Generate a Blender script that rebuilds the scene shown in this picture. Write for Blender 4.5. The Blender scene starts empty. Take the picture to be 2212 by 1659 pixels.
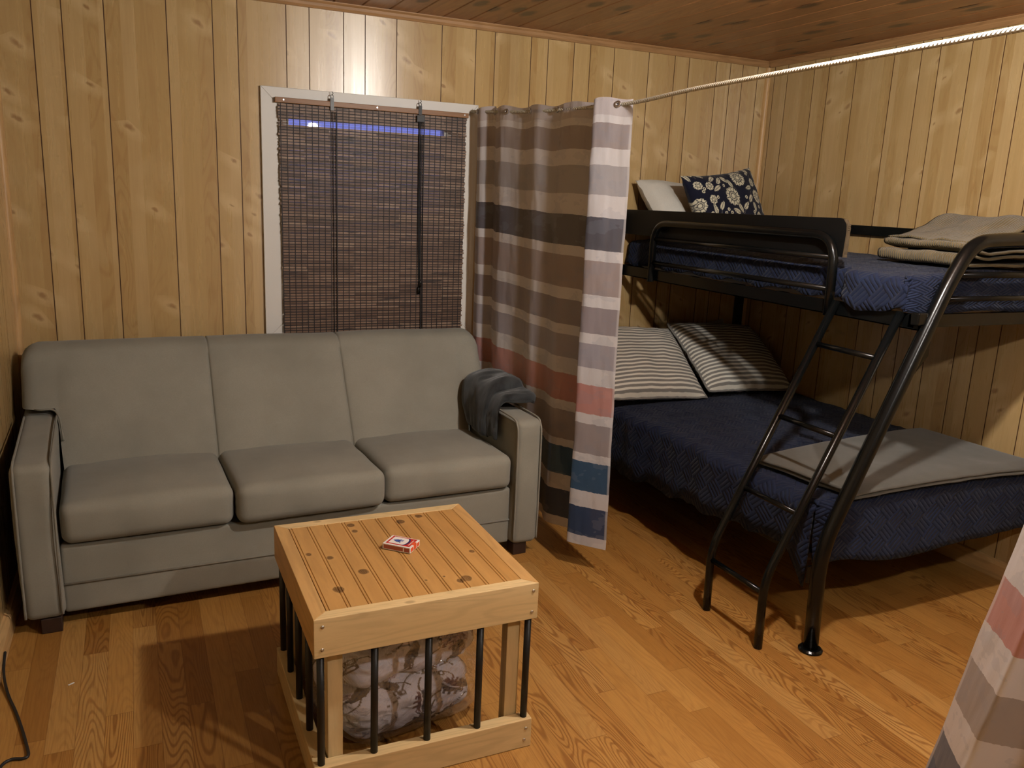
import bpy, math, random
import numpy as np
from mathutils import Vector, Matrix, noise as mnoise
random.seed(7)
S = bpy.context.scene
COL = S.collection
PI = math.pi
XL, XR, YB, YF, ZC = -0.475, 3.405, 4.02, -2.6, 2.375      # room planes
LAMPS = ((1.645, 1.50, 2.11), (1.57, .05, 2.10))

# ------------------------------------------------------------------ helpers
class MB:
    """collects shapes into one mesh"""
    def __init__(s): s.v = []; s.f = []; s.uv = []; s.at = []; s.cur = 0.0
    def add(s, vs, fs, uvs=None):
        b = len(s.v)
        s.v += [tuple(p) for p in vs]
        s.f += [tuple(b + i for i in f) for f in fs]
        s.uv += list(uvs) if uvs is not None else [(0.0, 0.0)] * len(vs)
        s.at += [s.cur] * len(vs)
        return s
    def box(s, x0, x1, y0, y1, z0, z1):
        vs = [(x, y, z) for x in (x0, x1) for y in (y0, y1) for z in (z0, z1)]
        return s.add(vs, [(0, 1, 3, 2), (4, 6, 7, 5), (0, 4, 5, 1), (2, 3, 7, 6), (0, 2, 6, 4), (1, 5, 7, 3)])
    def prism(s, poly, ax, a0, a1):
        """extrude a 2D polygon along axis ax ('x','y','z')"""
        def P(p, a): return {'x': (a, p[0], p[1]), 'y': (p[0], a, p[1]), 'z': (p[0], p[1], a)}[ax]
        n = len(poly)
        vs = [P(p, a0) for p in poly] + [P(p, a1) for p in poly]
        fs = [tuple(range(n))[::-1], tuple(range(n, 2 * n))] + [(i, (i + 1) % n, n + (i + 1) % n, n + i) for i in range(n)]
        return s.add(vs, fs)
    def tube(s, pts, r, n=12, caps=True):
        pts = [Vector(p) for p in pts]
        rs = r if isinstance(r, (list, tuple)) else [r] * len(pts)
        vs, fs = [], []
        t0 = (pts[1] - pts[0]).normalized()
        up = Vector((0, 0, 1)) if abs(t0.z) < .9 else Vector((0, 1, 0))
        nn = t0.cross(up).normalized()
        for i, p in enumerate(pts):
            a = pts[max(0, i - 1)]; b = pts[min(len(pts) - 1, i + 1)]
            t = (b - a).normalized()
            nn = (nn - t * nn.dot(t)).normalized()
            bb = t.cross(nn)
            for k in range(n):
                an = 2 * PI * k / n
                vs.append(p + (nn * math.cos(an) + bb * math.sin(an)) * rs[i])
        for i in range(len(pts) - 1):
            for k in range(n):
                fs.append((i * n + k, i * n + (k + 1) % n, (i + 1) * n + (k + 1) % n, (i + 1) * n + k))
        if caps:
            fs.append(tuple(range(n))[::-1]); fs.append(tuple((len(pts) - 1) * n + k for k in range(n)))
        return s.add(vs, fs)
    def lathe(s, prof, c=(0, 0, 0), n=24):
        vs, fs = [], []
        for r, z in prof:
            for k in range(n):
                a = 2 * PI * k / n
                vs.append((c[0] + r * math.cos(a), c[1] + r * math.sin(a), c[2] + z))
        for i in range(len(prof) - 1):
            for k in range(n):
                fs.append((i * n + k, i * n + (k + 1) % n, (i + 1) * n + (k + 1) % n, (i + 1) * n + k))
        fs.append(tuple(range(n))[::-1]); fs.append(tuple((len(prof) - 1) * n + k for k in range(n)))
        return s.add(vs, fs)
    def grid(s, fn, nu, nv, close_u=False, uvfn=None):
        vs, uvs, fs = [], [], []
        for j in range(nv + 1):
            for i in range(nu + 1):
                u, v = i / nu, j / nv
                vs.append(fn(u, v)); uvs.append(uvfn(u, v) if uvfn else (u, v))
        w = nu + 1
        for j in range(nv):
            for i in range(nu):
                fs.append((j * w + i, j * w + i + 1, (j + 1) * w + i + 1, (j + 1) * w + i))
        return s.add(vs, fs, uvs)
    def rbox(s, c, size, r, k=4, m=6, fn=None):
        """rounded box, k rows per rounded edge, m rows per flat; fn deforms a point"""
        h = [a / 2 for a in size]
        def axis(hh):
            e = [-hh + r * (1 - math.cos(PI / 2 * i / k)) * .999 for i in range(k + 1)]
            mid = [-hh + r + (2 * hh - 2 * r) * i / m for i in range(1, m)]
            return e + mid + [-a for a in e[::-1]]
        ax = [axis(a) for a in h]
        vid, vs, fs, uvs = {}, [], [], []
        def V(p):
            key = tuple(round(a, 6) for a in p)
            if key not in vid:
                q = [max(-h[i] + r, min(h[i] - r, p[i])) for i in range(3)]
                d = Vector([p[i] - q[i] for i in range(3)])
                o = Vector(q) + (d.normalized() * r if d.length > 1e-9 else d)
                if fn: o = Vector(fn(o, h))
                vid[key] = len(vs); vs.append(o + Vector(c)); uvs.append((p[0], p[1]))
            return vid[key]
        for a in range(3):
            b, d = (a + 1) % 3, (a + 2) % 3
            for sg in (-1, 1):
                for i in range(len(ax[b]) - 1):
                    for j in range(len(ax[d]) - 1):
                        q = []
                        for (ii, jj) in ((i, j), (i + 1, j), (i + 1, j + 1), (i, j + 1)):
                            p = [0, 0, 0]; p[a] = sg * h[a]; p[b] = ax[b][ii]; p[d] = ax[d][jj]; q.append(V(p))
                        q = q if sg > 0 else q[::-1]
                        if len(set(q)) == 4: fs.append(tuple(q))
        return s.add(vs, fs, uvs)
    def build(s, name, mat, parent=None, smooth=False, bevel=0, solid=0, loc=None, rot=None, colors=None, subsurf=0, attr=None):
        me = bpy.data.meshes.new(name)
        me.from_pydata(s.v, [], s.f); me.update()
        uvl = me.uv_layers.new(name='UVMap')
        li = np.empty(len(me.loops), dtype=np.int32); me.loops.foreach_get('vertex_index', li)
        uvl.data.foreach_set('uv', np.array(s.uv, dtype=np.float32)[li].ravel())
        if attr:
            a = me.attributes.new(attr, 'FLOAT', 'POINT'); a.data.foreach_set('value', np.array(s.at, dtype=np.float32))
        if colors is not None:
            a = me.color_attributes.new('print', 'FLOAT_COLOR', 'POINT'); a.data.foreach_set('color', np.asarray(colors, dtype=np.float32).ravel())
        if smooth: me.polygons.foreach_set('use_smooth', [True] * len(me.polygons))
        o = bpy.data.objects.new(name, me); COL.objects.link(o)
        if mat: me.materials.append(mat)
        if parent: o.parent = parent
        if loc: o.location = loc
        if rot: o.rotation_euler = rot
        if solid:
            md = o.modifiers.new('s', 'SOLIDIFY'); md.thickness = solid; md.offset = 0
        if bevel:
            md = o.modifiers.new('b', 'BEVEL'); md.width = bevel; md.segments = 2; md.limit_method = 'ANGLE'
        if subsurf:
            md = o.modifiers.new('u', 'SUBSURF'); md.levels = subsurf; md.render_levels = subsurf
        return o

def tag(o, label=None, cat=None, group=None, kind=None):
    if label: o['label'] = label
    if cat: o['category'] = cat
    if group: o['group'] = group
    if kind: o['kind'] = kind
    return o
def empty(name, loc=(0, 0, 0), rz=0):
    o = bpy.data.objects.new(name, None); COL.objects.link(o); o.location = loc; o.rotation_euler = (0, 0, rz)
    o.empty_display_size = .1
    return o
def nz(x, y, z, o=2): return mnoise.fractal(Vector((x, y, z)), 1.0, 2.0, o)
def smooth_path(pts, per=8):
    P = [Vector(p) for p in pts]; out = []
    for i in range(len(P) - 1):
        a, b, c, d = P[max(0, i - 1)], P[i], P[i + 1], P[min(len(P) - 1, i + 2)]
        for k in range(per):
            t = k / per
            out.append(.5 * ((2 * b) + (c - a) * t + (2 * a - 5 * b + 4 * c - d) * t * t + (3 * b - a - 3 * c + d) * t ** 3))
    out.append(P[-1]); return out
def bent(pts, rad, n=6):
    """polyline with rounded corners"""
    P = [Vector(p) for p in pts]; out = [P[0]]
    for i in range(1, len(P) - 1):
        a, b, c = P[i - 1], P[i], P[i + 1]
        r = min(rad, (a - b).length * .49, (c - b).length * .49)
        p0 = b + (a - b).normalized() * r; p1 = b + (c - b).normalized() * r
        for k in range(n + 1):
            t = k / n
            out.append((1 - t) ** 2 * p0 + 2 * t * (1 - t) * b + t * t * p1)
    out.append(P[-1]); return out
def sst(a, b, x):
    t = max(0.0, min(1.0, (x - a) / (b - a))) if b != a else 0.0
    return t * t * (3 - 2 * t)
def lerp_list(tab, x):
    if x <= tab[0][0]: return tab[0][1]
    for (a, p), (b, q) in zip(tab, tab[1:]):
        if x <= b: return p + (q - p) * (x - a) / (b - a)
    return tab[-1][1]

# ------------------------------------------------------------------ materials
class T:
    def __init__(s, name):
        s.m = bpy.data.materials.new(name); s.m.use_nodes = True; s.t = s.m.node_tree
        s.t.nodes.clear(); s.out = s.t.nodes.new('ShaderNodeOutputMaterial')
    def n(s, typ, ins=None, **kw):
        nd = s.t.nodes.new('ShaderNode' + typ)
        for k, v in kw.items(): setattr(nd, k, v)
        for k, v in (ins or {}).items():
            if isinstance(v, bpy.types.NodeSocket): s.t.links.new(v, nd.inputs[k])
            else: nd.inputs[k].default_value = v
        return nd
    def m_(s, op, a, b=0.0, c=None):
        d = {0: a, 1: b}
        if c is not None: d[2] = c
        return s.n('Math', d, operation=op).outputs[0]
    def mix(s, f, a, b, bt='MIX'):
        nd = s.n('Mix', None, data_type='RGBA', blend_type=bt)
        for k, v in ((0, f), (6, a), (7, b)):
            if isinstance(v, bpy.types.NodeSocket): s.t.links.new(v, nd.inputs[k])
            else: nd.inputs[k].default_value = v if k == 0 else (*v[:3], 1)
        return nd.outputs[2]
    def ramp(s, f, stops, interp='LINEAR'):
        nd = s.n('ValToRGB', {0: f}); cr = nd.color_ramp; cr.interpolation = interp
        while len(cr.elements) > 1: cr.elements.remove(cr.elements[-1])
        cr.elements[0].position = stops[0][0]; cr.elements[0].color = (*stops[0][1][:3], 1)
        for p, c in stops[1:]:
            e = cr.elements.new(p); e.color = (*c[:3], 1)
        return nd.outputs[0]
    def rng(s, f, a, b, c=0.0, d=1.0):
        return s.n('MapRange', {0: f, 1: a, 2: b, 3: c, 4: d}).outputs[0]
    def xyz(s, vec):
        o = s.n('SeparateXYZ', {0: vec}).outputs; return o[0], o[1], o[2]
    def vec(s, x=0.0, y=0.0, z=0.0): return s.n('CombineXYZ', {0: x, 1: y, 2: z}).outputs[0]
    def obj(s): return s.n('TexCoord').outputs['Object']
    def uv(s): return s.n('TexCoord').outputs['UV']
    def noise(s, vec, scale=5, detail=3, rough=.5, dist=0.0):
        return s.n('TexNoise', {'Vector': vec, 'Scale': scale, 'Detail': detail, 'Roughness': rough, 'Distortion': dist}).outputs[0]
    def bump(s, h, st=.3, d=.01): return s.n('Bump', {'Height': h, 'Strength': st, 'Distance': d}).outputs[0]
    def bsdf(s, col, rough=.5, normal=None, spec=.5, metal=0.0, sheen=0.0, coat=0.0):
        ins = {'Base Color': col if isinstance(col, bpy.types.NodeSocket) else (*col[:3], 1), 'Roughness': rough, 'Metallic': metal,
               'Specular IOR Level': spec, 'Sheen Weight': sheen, 'Coat Weight': coat}
        if normal is not None: ins['Normal'] = normal
        nd = s.n('BsdfPrincipled', ins); s.t.links.new(nd.outputs[0], s.out.inputs[0]); return nd
def lin(r, g, b):
    f = lambda c: (c / 255 / 12.92) if c / 255 <= .04045 else ((c / 255 + .055) / 1.055) ** 2.4
    return (f(r), f(g), f(b))

def mat_plain(name, col, rough=.5, spec=.5, metal=0.0, nscale=0, nst=.1, var=0.0):
    t = T(name); c = col; nm = None
    if var:
        f = t.noise(t.obj(), 9, 4)
        c = t.mix(t.rng(f, .35, .65), [a * (1 - var) for a in col], [min(1, a * (1 + var)) for a in col])
    if nscale: nm = t.bump(t.noise(t.obj(), nscale, 3), nst, .003)
    t.bsdf(c, rough, nm, spec, metal); return t.m

def mat_panel(name):
    """printed pine wall sheets; attribute 'plank' gives each board its own figure"""
    t = T(name); o = t.obj(); x, y, z = t.xyz(o)
    u = t.m_('ADD', x, y); pk = t.n('Attribute', None, attribute_name='plank').outputs['Fac']
    k7 = t.m_('MULTIPLY', pk, 37.0)
    # narrow printed strips inside a board
    st = t.n('TexVoronoi', {'W': t.m_('ADD', t.m_('MULTIPLY', u, 17.0), k7), 'Scale': 1.0}, voronoi_dimensions='1D').outputs['Color']
    stv = t.xyz(st)[0]
    gv = t.vec(t.m_('ADD', t.m_('MULTIPLY', u, 1.0), k7), t.m_('MULTIPLY', stv, 3.0), t.m_('MULTIPLY', z, .05))
    g1 = t.noise(gv, 60, 3, .6)
    wv = t.vec(t.m_('ADD', u, k7), 0.0, t.m_('MULTIPLY', z, .22))
    w1 = t.noise(wv, 7, 2, .5, .6)
    rings = t.m_('SINE', t.m_('MULTIPLY', w1, 95.0))
    ringw = t.m_('MULTIPLY', t.rng(rings, .2, 1.0), t.rng(stv, .55, .75))
    base = t.ramp(stv, [(0, lin(205, 173, 122)), (.5, lin(196, 163, 109)), (1, lin(188, 153, 100))])
    base = t.mix(t.rng(g1, .35, .75, 0, .28), base, lin(166, 124, 76))
    base = t.mix(t.m_('MULTIPLY', ringw, .25), base, lin(156, 110, 62))
    # blotches of paler figure
    pl = t.noise(t.vec(t.m_('ADD', u, k7), 0.0, t.m_('MULTIPLY', z, .7)), 5, 2, .5)
    base = t.mix(t.rng(pl, .55, .75, 0, .35), base, lin(216, 186, 138))
    # knots
    vk = t.n('TexVoronoi', {'Vector': t.vec(t.m_('ADD', t.m_('MULTIPLY', u, 6.0), k7), t.m_('ADD', t.m_('MULTIPLY', z, 10.0), t.m_('MULTIPLY', u, 5.0)), 0.0), 'Scale': 1.0, 'Randomness': .9}, voronoi_dimensions='2D')
    kd = t.m_('ADD', vk.outputs['Distance'], t.m_('MULTIPLY', t.m_('SUBTRACT', t.noise(o, 38, 3, .6), .5), .26))
    sel = t.m_('GREATER_THAN', t.xyz(vk.outputs['Color'])[1], .80)
    big = t.rng(t.xyz(vk.outputs['Color'])[0], 0, 1, .05, .19)
    core = t.m_('MULTIPLY', sel, t.n('MapRange', {0: kd, 1: big, 2: t.m_('MULTIPLY', big, .25), 3: 0.0, 4: 1.0}).outputs[0])
    halo = t.m_('MULTIPLY', sel, t.rng(kd, .5, .16))
    base = t.mix(t.m_('MULTIPLY', halo, .5), base, lin(222, 192, 142))
    base = t.mix(t.m_('MULTIPLY', core, .62), base, lin(132, 84, 40))
    pb = t.bsdf(base, t.rng(g1, .3, .8, .26, .33), None, .9)
    tg = t.n('Tangent', None, direction_type='RADIAL', axis='Z')
    pb.inputs['Anisotropic'].default_value = .75; pb.inputs['Anisotropic Rotation'].default_value = .25
    t.t.links.new(tg.outputs[0], pb.inputs['Tangent']); return t.m

def mat_ceiling():
    t = T('varnished_knotty_pine'); o = t.obj(); x, y, z = t.xyz(o)
    pk = t.n('Attribute', None, attribute_name='plank').outputs['Fac']; k7 = t.m_('MULTIPLY', pk, 53.0)
    gv = t.vec(t.m_('ADD', x, k7), t.m_('MULTIPLY', y, .07), k7)
    g = t.noise(gv, 42, 4, .6, .5)
    w = t.m_('SINE', t.m_('MULTIPLY', t.noise(t.vec(t.m_('ADD', x, k7), t.m_('MULTIPLY', y, .2), 0.0), 7, 2, .5, .5), 70.0))
    base = t.ramp(pk, [(0, lin(168, 116, 70)), (.5, lin(154, 102, 58)), (1, lin(178, 126, 78))])
    base = t.mix(t.rng(g, .35, .75, 0, .5), base, lin(112, 70, 36))
    base = t.mix(t.m_('MULTIPLY', t.rng(w, .3, 1), .25), base, lin(112, 62, 26))
    vk = t.n('TexVoronoi', {'Vector': t.vec(t.m_('ADD', t.m_('MULTIPLY', x, 6.0), k7), t.m_('MULTIPLY', y, 2.6), 0.0), 'Scale': 1.0}, voronoi_dimensions='2D')
    kd = t.m_('ADD', vk.outputs['Distance'], t.m_('MULTIPLY', t.m_('SUBTRACT', t.noise(o, 40, 2), .5), .1))
    sel = t.m_('GREATER_THAN', t.xyz(vk.outputs['Color'])[1], .42)
    core = t.m_('MULTIPLY', sel, t.rng(kd, .21, .11))
    base = t.mix(t.m_('MULTIPLY', core, .9), base, lin(46, 22, 12))
    t.bsdf(base, .33, t.bump(g, .05, .002), .5); return t.m

def mat_floor():
    t = T('oak_laminate'); o = t.obj(); x, y, z = t.xyz(o)
    W = .0755
    xs = t.m_('DIVIDE', t.m_('ADD', x, .0), W); si = t.m_('FLOOR', xs); fx = t.m_('FRACT', xs)
    wn = t.n('TexWhiteNoise', {'W': si}, noise_dimensions='1D').outputs[0]
    ln = t.m_('ADD', .62, t.m_('MULTIPLY', wn, .5))
    ys = t.m_('ADD', t.m_('DIVIDE', y, ln), t.m_('MULTIPLY', wn, 17.0)); bi = t.m_('FLOOR', ys); fy = t.m_('FRACT', ys)
    idc = t.n('TexWhiteNoise', {'Vector': t.vec(si, bi, 0.0)}, noise_dimensions='3D')
    id1, id2, id3 = t.xyz(idc.outputs['Color'])
    off = t.m_('MULTIPLY', id1, 31.0)
    cath = t.noise(t.vec(t.m_('ADD', x, off), t.m_('MULTIPLY', y, .13), off), 10, 1.2, .45, .15)
    rings = t.m_('SINE', t.m_('MULTIPLY', cath, 185.0))
    rs = t.m_('MULTIPLY', t.rng(rings, -.1, .95), t.rng(id2, .35, .6, .25, 1.0))
    pore = t.noise(t.vec(t.m_('ADD', x, off), t.m_('MULTIPLY', y, .03), off), 260, 2, .6)
    base = t.ramp(id3, [(0, lin(176, 124, 60)), (.4, lin(190, 139, 72)), (.75, lin(166, 114, 52)), (1, lin(198, 150, 84))])
    base = t.mix(t.m_('MULTIPLY', rs, .62), base, lin(128, 74, 28))
    base = t.mix(t.rng(pore, .45, .75, 0, .3), base, lin(132, 82, 36))
    e = t.m_('MINIMUM', fx, t.m_('SUBTRACT', 1.0, fx)); e2 = t.m_('MULTIPLY', t.m_('MINIMUM', fy, t.m_('SUBTRACT', 1.0, fy)), 9.0)
    sm = t.rng(t.m_('MINIMUM', e, e2), .022, .006)
    base = t.mix(t.m_('MULTIPLY', sm, .38), base, lin(104, 54, 18))
    t.bsdf(base, t.rng(pore, .3, .7, .36, .46), t.bump(t.m_('MULTIPLY', pore, 1.0), .04, .001), .45); return t.m

def mat_wood(name, ax, c0, c1, knot, kscale=1.0, rings=60, rough=.45, ksel=.6, lines=.35, spots=()):
    """board with the grain along ax; figure differs per object"""
    t = T(name); o = t.obj(); rnd = t.n('ObjectInfo').outputs['Random']
    c = list(t.xyz(o)); i = 'xyz'.index(ax); r7 = t.m_('MULTIPLY', rnd, 11.0)
    c[i] = t.m_('ADD', t.m_('MULTIPLY', c[i], .12), r7)
    gv = t.vec(*c)
    n1 = t.noise(gv, 9, 2, .5, .4); ring = t.m_('SINE', t.m_('MULTIPLY', n1, rings)); fine = t.noise(gv, 90, 3, .6)
    base = t.mix(t.rng(t.noise(gv, 5, 2), .3, .7), c0, c1)
    dk = [a * .62 for a in c1]
    base = t.mix(t.m_('MULTIPLY', t.rng(ring, .1, 1), lines), base, dk)
    base = t.mix(t.rng(fine, .45, .8, 0, .3), base, dk)
    k = list(t.xyz(o)); k[i] = t.m_('ADD', t.m_('MULTIPLY', k[i], .6), r7)
    vk = t.n('TexVoronoi', {'Vector': t.vec(*k), 'Scale': 5.2 * kscale})
    sel = t.m_('GREATER_THAN', t.xyz(vk.outputs['Color'])[0], ksel)
    kd = vk.outputs['Distance']
    halo = t.m_('MULTIPLY', sel, t.rng(kd, .26, .1)); core = t.m_('MULTIPLY', sel, t.rng(kd, .125, .085))
    rg = t.rng(t.m_('SINE', t.m_('MULTIPLY', kd, 190.0)), -1, 1, .55, 1.0)
    base = t.mix(t.m_('MULTIPLY', halo, .3), base, [min(1, a * 1.25) for a in c0])
    base = t.mix(t.m_('MULTIPLY', t.m_('MULTIPLY', core, rg), .85), base, knot)
    for sx, sy, sr in spots:                      # knots where this board has them
        ox, oy, _ = t.xyz(o)
        wob = t.m_('MULTIPLY', t.m_('SUBTRACT', t.noise(o, 60, 2), .5), .006)
        dx = t.m_('SUBTRACT', ox, sx - .6625); dy = t.m_('MULTIPLY', t.m_('SUBTRACT', oy, sy - 2.1875), .85)
        dd = t.m_('ADD', t.m_('SQRT', t.m_('ADD', t.m_('MULTIPLY', dx, dx), t.m_('MULTIPLY', dy, dy))), wob)
        rg = t.rng(t.m_('SINE', t.m_('MULTIPLY', dd, 1500.0)), -1, 1, .5, 1.0)
        base = t.mix(t.m_('MULTIPLY', t.rng(dd, sr * 2.6, sr), .22), base, lin(214, 164, 100))
        base = t.mix(t.m_('MULTIPLY', t.m_('MULTIPLY', t.rng(dd, sr, sr * .75), rg), .95), base, knot)
    t.bsdf(base, rough, t.bump(fine, .08, .001), .45); return t.m

def mat_fabric(name, col, var=.12, weave=900, st=.25, rough=.9, sheen=.15, blot=3.0):
    t = T(name); o = t.obj()
    f = t.noise(o, blot, 4, .55); f2 = t.noise(o, 220, 2)
    c = t.mix(t.rng(f, .35, .65), [a * (1 - var) for a in col], [a * (1 + var) for a in col])
    c = t.mix(t.rng(f2, .3, .7, 0, .25), c, [a * .75 for a in col])
    h = t.noise(o, weave, 2)
    t.bsdf(c, rough, t.bump(h, st, .002), .2, sheen=sheen); return t.m

def mat_quilt():
    """navy cotton quilt; stitched in diagonal basket-weave blocks (UV in metres)"""
    t = T('navy_quilting'); u, v, _ = t.xyz(t.uv())
    a = t.m_('MULTIPLY', t.m_('ADD', u, v), .7071 / .068); b = t.m_('MULTIPLY', t.m_('SUBTRACT', u, v), .7071 / .068)
    ck = t.m_('FLOORED_MODULO', t.m_('ADD', t.m_('FLOOR', a), t.m_('FLOOR', b)), 2.0)
    la = t.m_('ABSOLUTE', t.m_('SINE', t.m_('MULTIPLY', a, PI * 4))); lb = t.m_('ABSOLUTE', t.m_('SINE', t.m_('MULTIPLY', b, PI * 4)))
    h = t.m_('ADD', t.m_('MULTIPLY', la, ck), t.m_('MULTIPLY', lb, t.m_('SUBTRACT', 1.0, ck)))
    h = t.m_('POWER', h, .45)
    h = t.m_('ADD', h, t.m_('MULTIPLY', t.noise(t.vec(u, v), 60, 2), .5))
    f = t.noise(t.vec(u, v), 7, 3)
    c = t.mix(t.rng(f, .3, .7), lin(25, 32, 56), lin(32, 41, 66))
    t.bsdf(c, .85, t.bump(h, .75, .007), .2, sheen=.06); return t.m

def mat_print(name, rough=.85, weave=600, sheen=.1, bump=.15):
    t = T(name); c = t.n('VertexColor', None, layer_name='print').outputs[0]
    t.bsdf(c, rough, t.bump(t.noise(t.obj(), weave, 2), bump, .001), .2, sheen=sheen); return t.m

def mat_stripes():
    t = T('ticking_stripes'); u, v, _ = t.xyz(t.uv())
    s_ = t.m_('SINE', t.m_('MULTIPLY', t.m_('ADD', v, t.m_('MULTIPLY', t.noise(t.vec(u, v), 9, 2), .006)), 2 * PI / .0235))
    nn = t.noise(t.vec(t.m_('MULTIPLY', u, 60.0), t.m_('MULTIPLY', v, 60.0)), 6, 2)
    f = t.rng(t.m_('ADD', s_, t.m_('MULTIPLY', t.m_('SUBTRACT', nn, .5), .5)), -.4, .1)
    c = t.mix(f, lin(232, 226, 212), lin(138, 134, 128))
    t.bsdf(c, .9, t.bump(t.noise(t.obj(), 120, 3), .3, .004), .2, sheen=.1); return t.m

WHT = (.76, .72, .73)
STRIPES = [(0, (.62, .56, .57)), (.035, WHT), (.05, (.40, .34, .34)), (.100, WHT), (.133, (.46, .43, .45)), (.196, WHT),
           (.243, (.13, .125, .15)), (.316, WHT), (.336, (.42, .345, .335)), (.411, WHT), (.441, (.36, .31, .33)), (.497, WHT),
           (.521, (.44, .40, .44)), (.578, WHT), (.616, (.60, .30, .27)), (.680, WHT), (.707, (.42, .36, .36)), (.777, WHT),
           (.795, (.055, .115, .21)), (.864, WHT), (.903, (.045, .075, .155)), (.976, WHT)]
STRIPES_B = [(0, (.62, .56, .57)), (.04, WHT), (.06, (.40, .34, .34)), (.13, WHT), (.17, (.46, .43, .45)), (.24, WHT), (.29, (.13, .125, .15)), (.36, WHT), (.39, (.42, .345, .335)), (.46, WHT), (.50, (.44, .40, .44)), (.545, WHT),
             (.655, (.60, .30, .27)), (.722, WHT), (.777, (.43, .38, .36)), (.842, WHT), (.892, (.12, .15, .22)), (.935, (.05, .10, .20)), (.985, WHT)]
def mat_curtain(name, stripes):
    t = T(name); u, v, _ = t.xyz(t.uv())
    w = t.m_('ADD', t.m_('MULTIPLY', t.m_('SUBTRACT', t.noise(t.vec(u, 0.0), 9, 4, .7), .5), .007), v)
    rag = t.m_('MULTIPLY', t.m_('SUBTRACT', t.noise(t.vec(t.m_('MULTIPLY', u, 1.0), t.m_('MULTIPLY', v, 1.0)), 38, 4, .7), .5), t.rng(v, .55, .62, 0.0, .006))
    w = t.m_('ADD', w, rag)
    c = t.ramp(w, stripes, 'CONSTANT')
    pt = t.noise(t.vec(t.m_('MULTIPLY', u, 1.0), t.m_('MULTIPLY', v, 3.0)), 7, 3, .6)
    c = t.mix(t.m_('MULTIPLY', t.m_('GREATER_THAN', pt, .56), .16), c, (.30, .33, .42))
    hem = t.n('Attribute', None, attribute_name='hem').outputs['Fac']
    c = t.mix(t.m_('MULTIPLY', hem, .5), c, (.80, .76, .76))
    nm = t.bump(t.noise(t.vec(t.m_('MULTIPLY', u, 2.0), v), 14, 4, .6), .25, .006)
    p = t.n('BsdfPrincipled', {'Base Color': c, 'Roughness': .42, 'Specular IOR Level': .35, 'Normal': nm, 'Sheen Weight': .1})
    tr = t.n('BsdfTranslucent', {'Color': c, 'Normal': nm})
    m1 = t.n('MixShader', {0: .36, 1: p.outputs[0], 2: tr.outputs[0]})
    tp = t.n('BsdfTransparent', {'Color': (1, 1, 1, 1)})
    m2 = t.n('MixShader', {0: .05, 1: m1.outputs[0], 2: tp.outputs[0]})
    t.t.links.new(m2.outputs[0], t.out.inputs[0]); return t.m

def mat_slats():
    t = T('bamboo_slats'); o = t.obj(); x, y, z = t.xyz(o)
    r = t.n('Attribute', None, attribute_name='slat').outputs['Fac']
    g = t.noise(t.vec(t.m_('MULTIPLY', x, .12), 0.0, t.m_('ADD', z, t.m_('MULTIPLY', r, 3.0))), 75, 3, .65)
    pt = t.noise(t.vec(t.m_('MULTIPLY', x, 1.0), 0.0, t.m_('MULTIPLY', z, 9.0)), 5, 3, .65)
    c = t.ramp(t.m_('ADD', t.m_('MULTIPLY', r, .45), t.m_('MULTIPLY', g, .55)), [(.2, lin(92, 68, 52)), (.45, lin(122, 94, 74)), (.65, lin(146, 116, 94)), (.85, lin(184, 156, 130))])
    c = t.mix(t.rng(pt, .57, .66, 0, .85), c, lin(44, 32, 30))
    p = t.n('BsdfPrincipled', {'Base Color': c, 'Roughness': .5})
    tr = t.n('BsdfTranslucent', {'Color': c})
    m1 = t.n('MixShader', {0: t.rng(pt, .3, .6, .38, .10), 1: p.outputs[0], 2: tr.outputs[0]})
    t.t.links.new(m1.outputs[0], t.out.inputs[0]); return t.m

def mat_plastic():
    t = T('clear_plastic'); o = t.obj()
    nm = t.bump(t.noise(o, 14, 4, .6, 1.2), .8, .03)
    lw = t.n('LayerWeight', {'Blend': .25, 'Normal': nm}).outputs['Facing']
    g = t.n('BsdfGlossy', {'Color': (1, 1, 1, 1), 'Roughness': .09, 'Normal': nm})
    tp = t.n('BsdfTransparent', {'Color': (.97, .97, .97, 1)})
    m = t.n('MixShader', {0: t.rng(lw, .0, 1.0, .12, .7), 1: tp.outputs[0], 2: g.outputs[0]})
    df = t.n('BsdfDiffuse', {'Color': (.9, .9, .92, 1), 'Normal': nm}); m2 = t.n('MixShader', {0: t.rng(lw, .2, 1.0, .01, .07), 1: m.outputs[0], 2: df.outputs[0]})
    t.t.links.new(m2.outputs[0], t.out.inputs[0]); return t.m
def mat_glass():
    t = T('window_glass')
    g = t.n('BsdfGlossy', {'Color': (1, 1, 1, 1), 'Roughness': .02}); tp = t.n('BsdfTransparent', {'Color': (.95, .97, 1, 1)})
    fr = t.n('Fresnel', {'IOR': 1.5})
    m = t.n('MixShader', {0: fr.outputs[0], 1: tp.outputs[0], 2: g.outputs[0]})
    t.t.links.new(m.outputs[0], t.out.inputs[0]); return t.m
def mat_emit(name, col, st):
    t = T(name); e = t.n('Emission', {'Color': (*col, 1), 'Strength': st}); t.t.links.new(e.outputs[0], t.out.inputs[0]); return t.m

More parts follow.
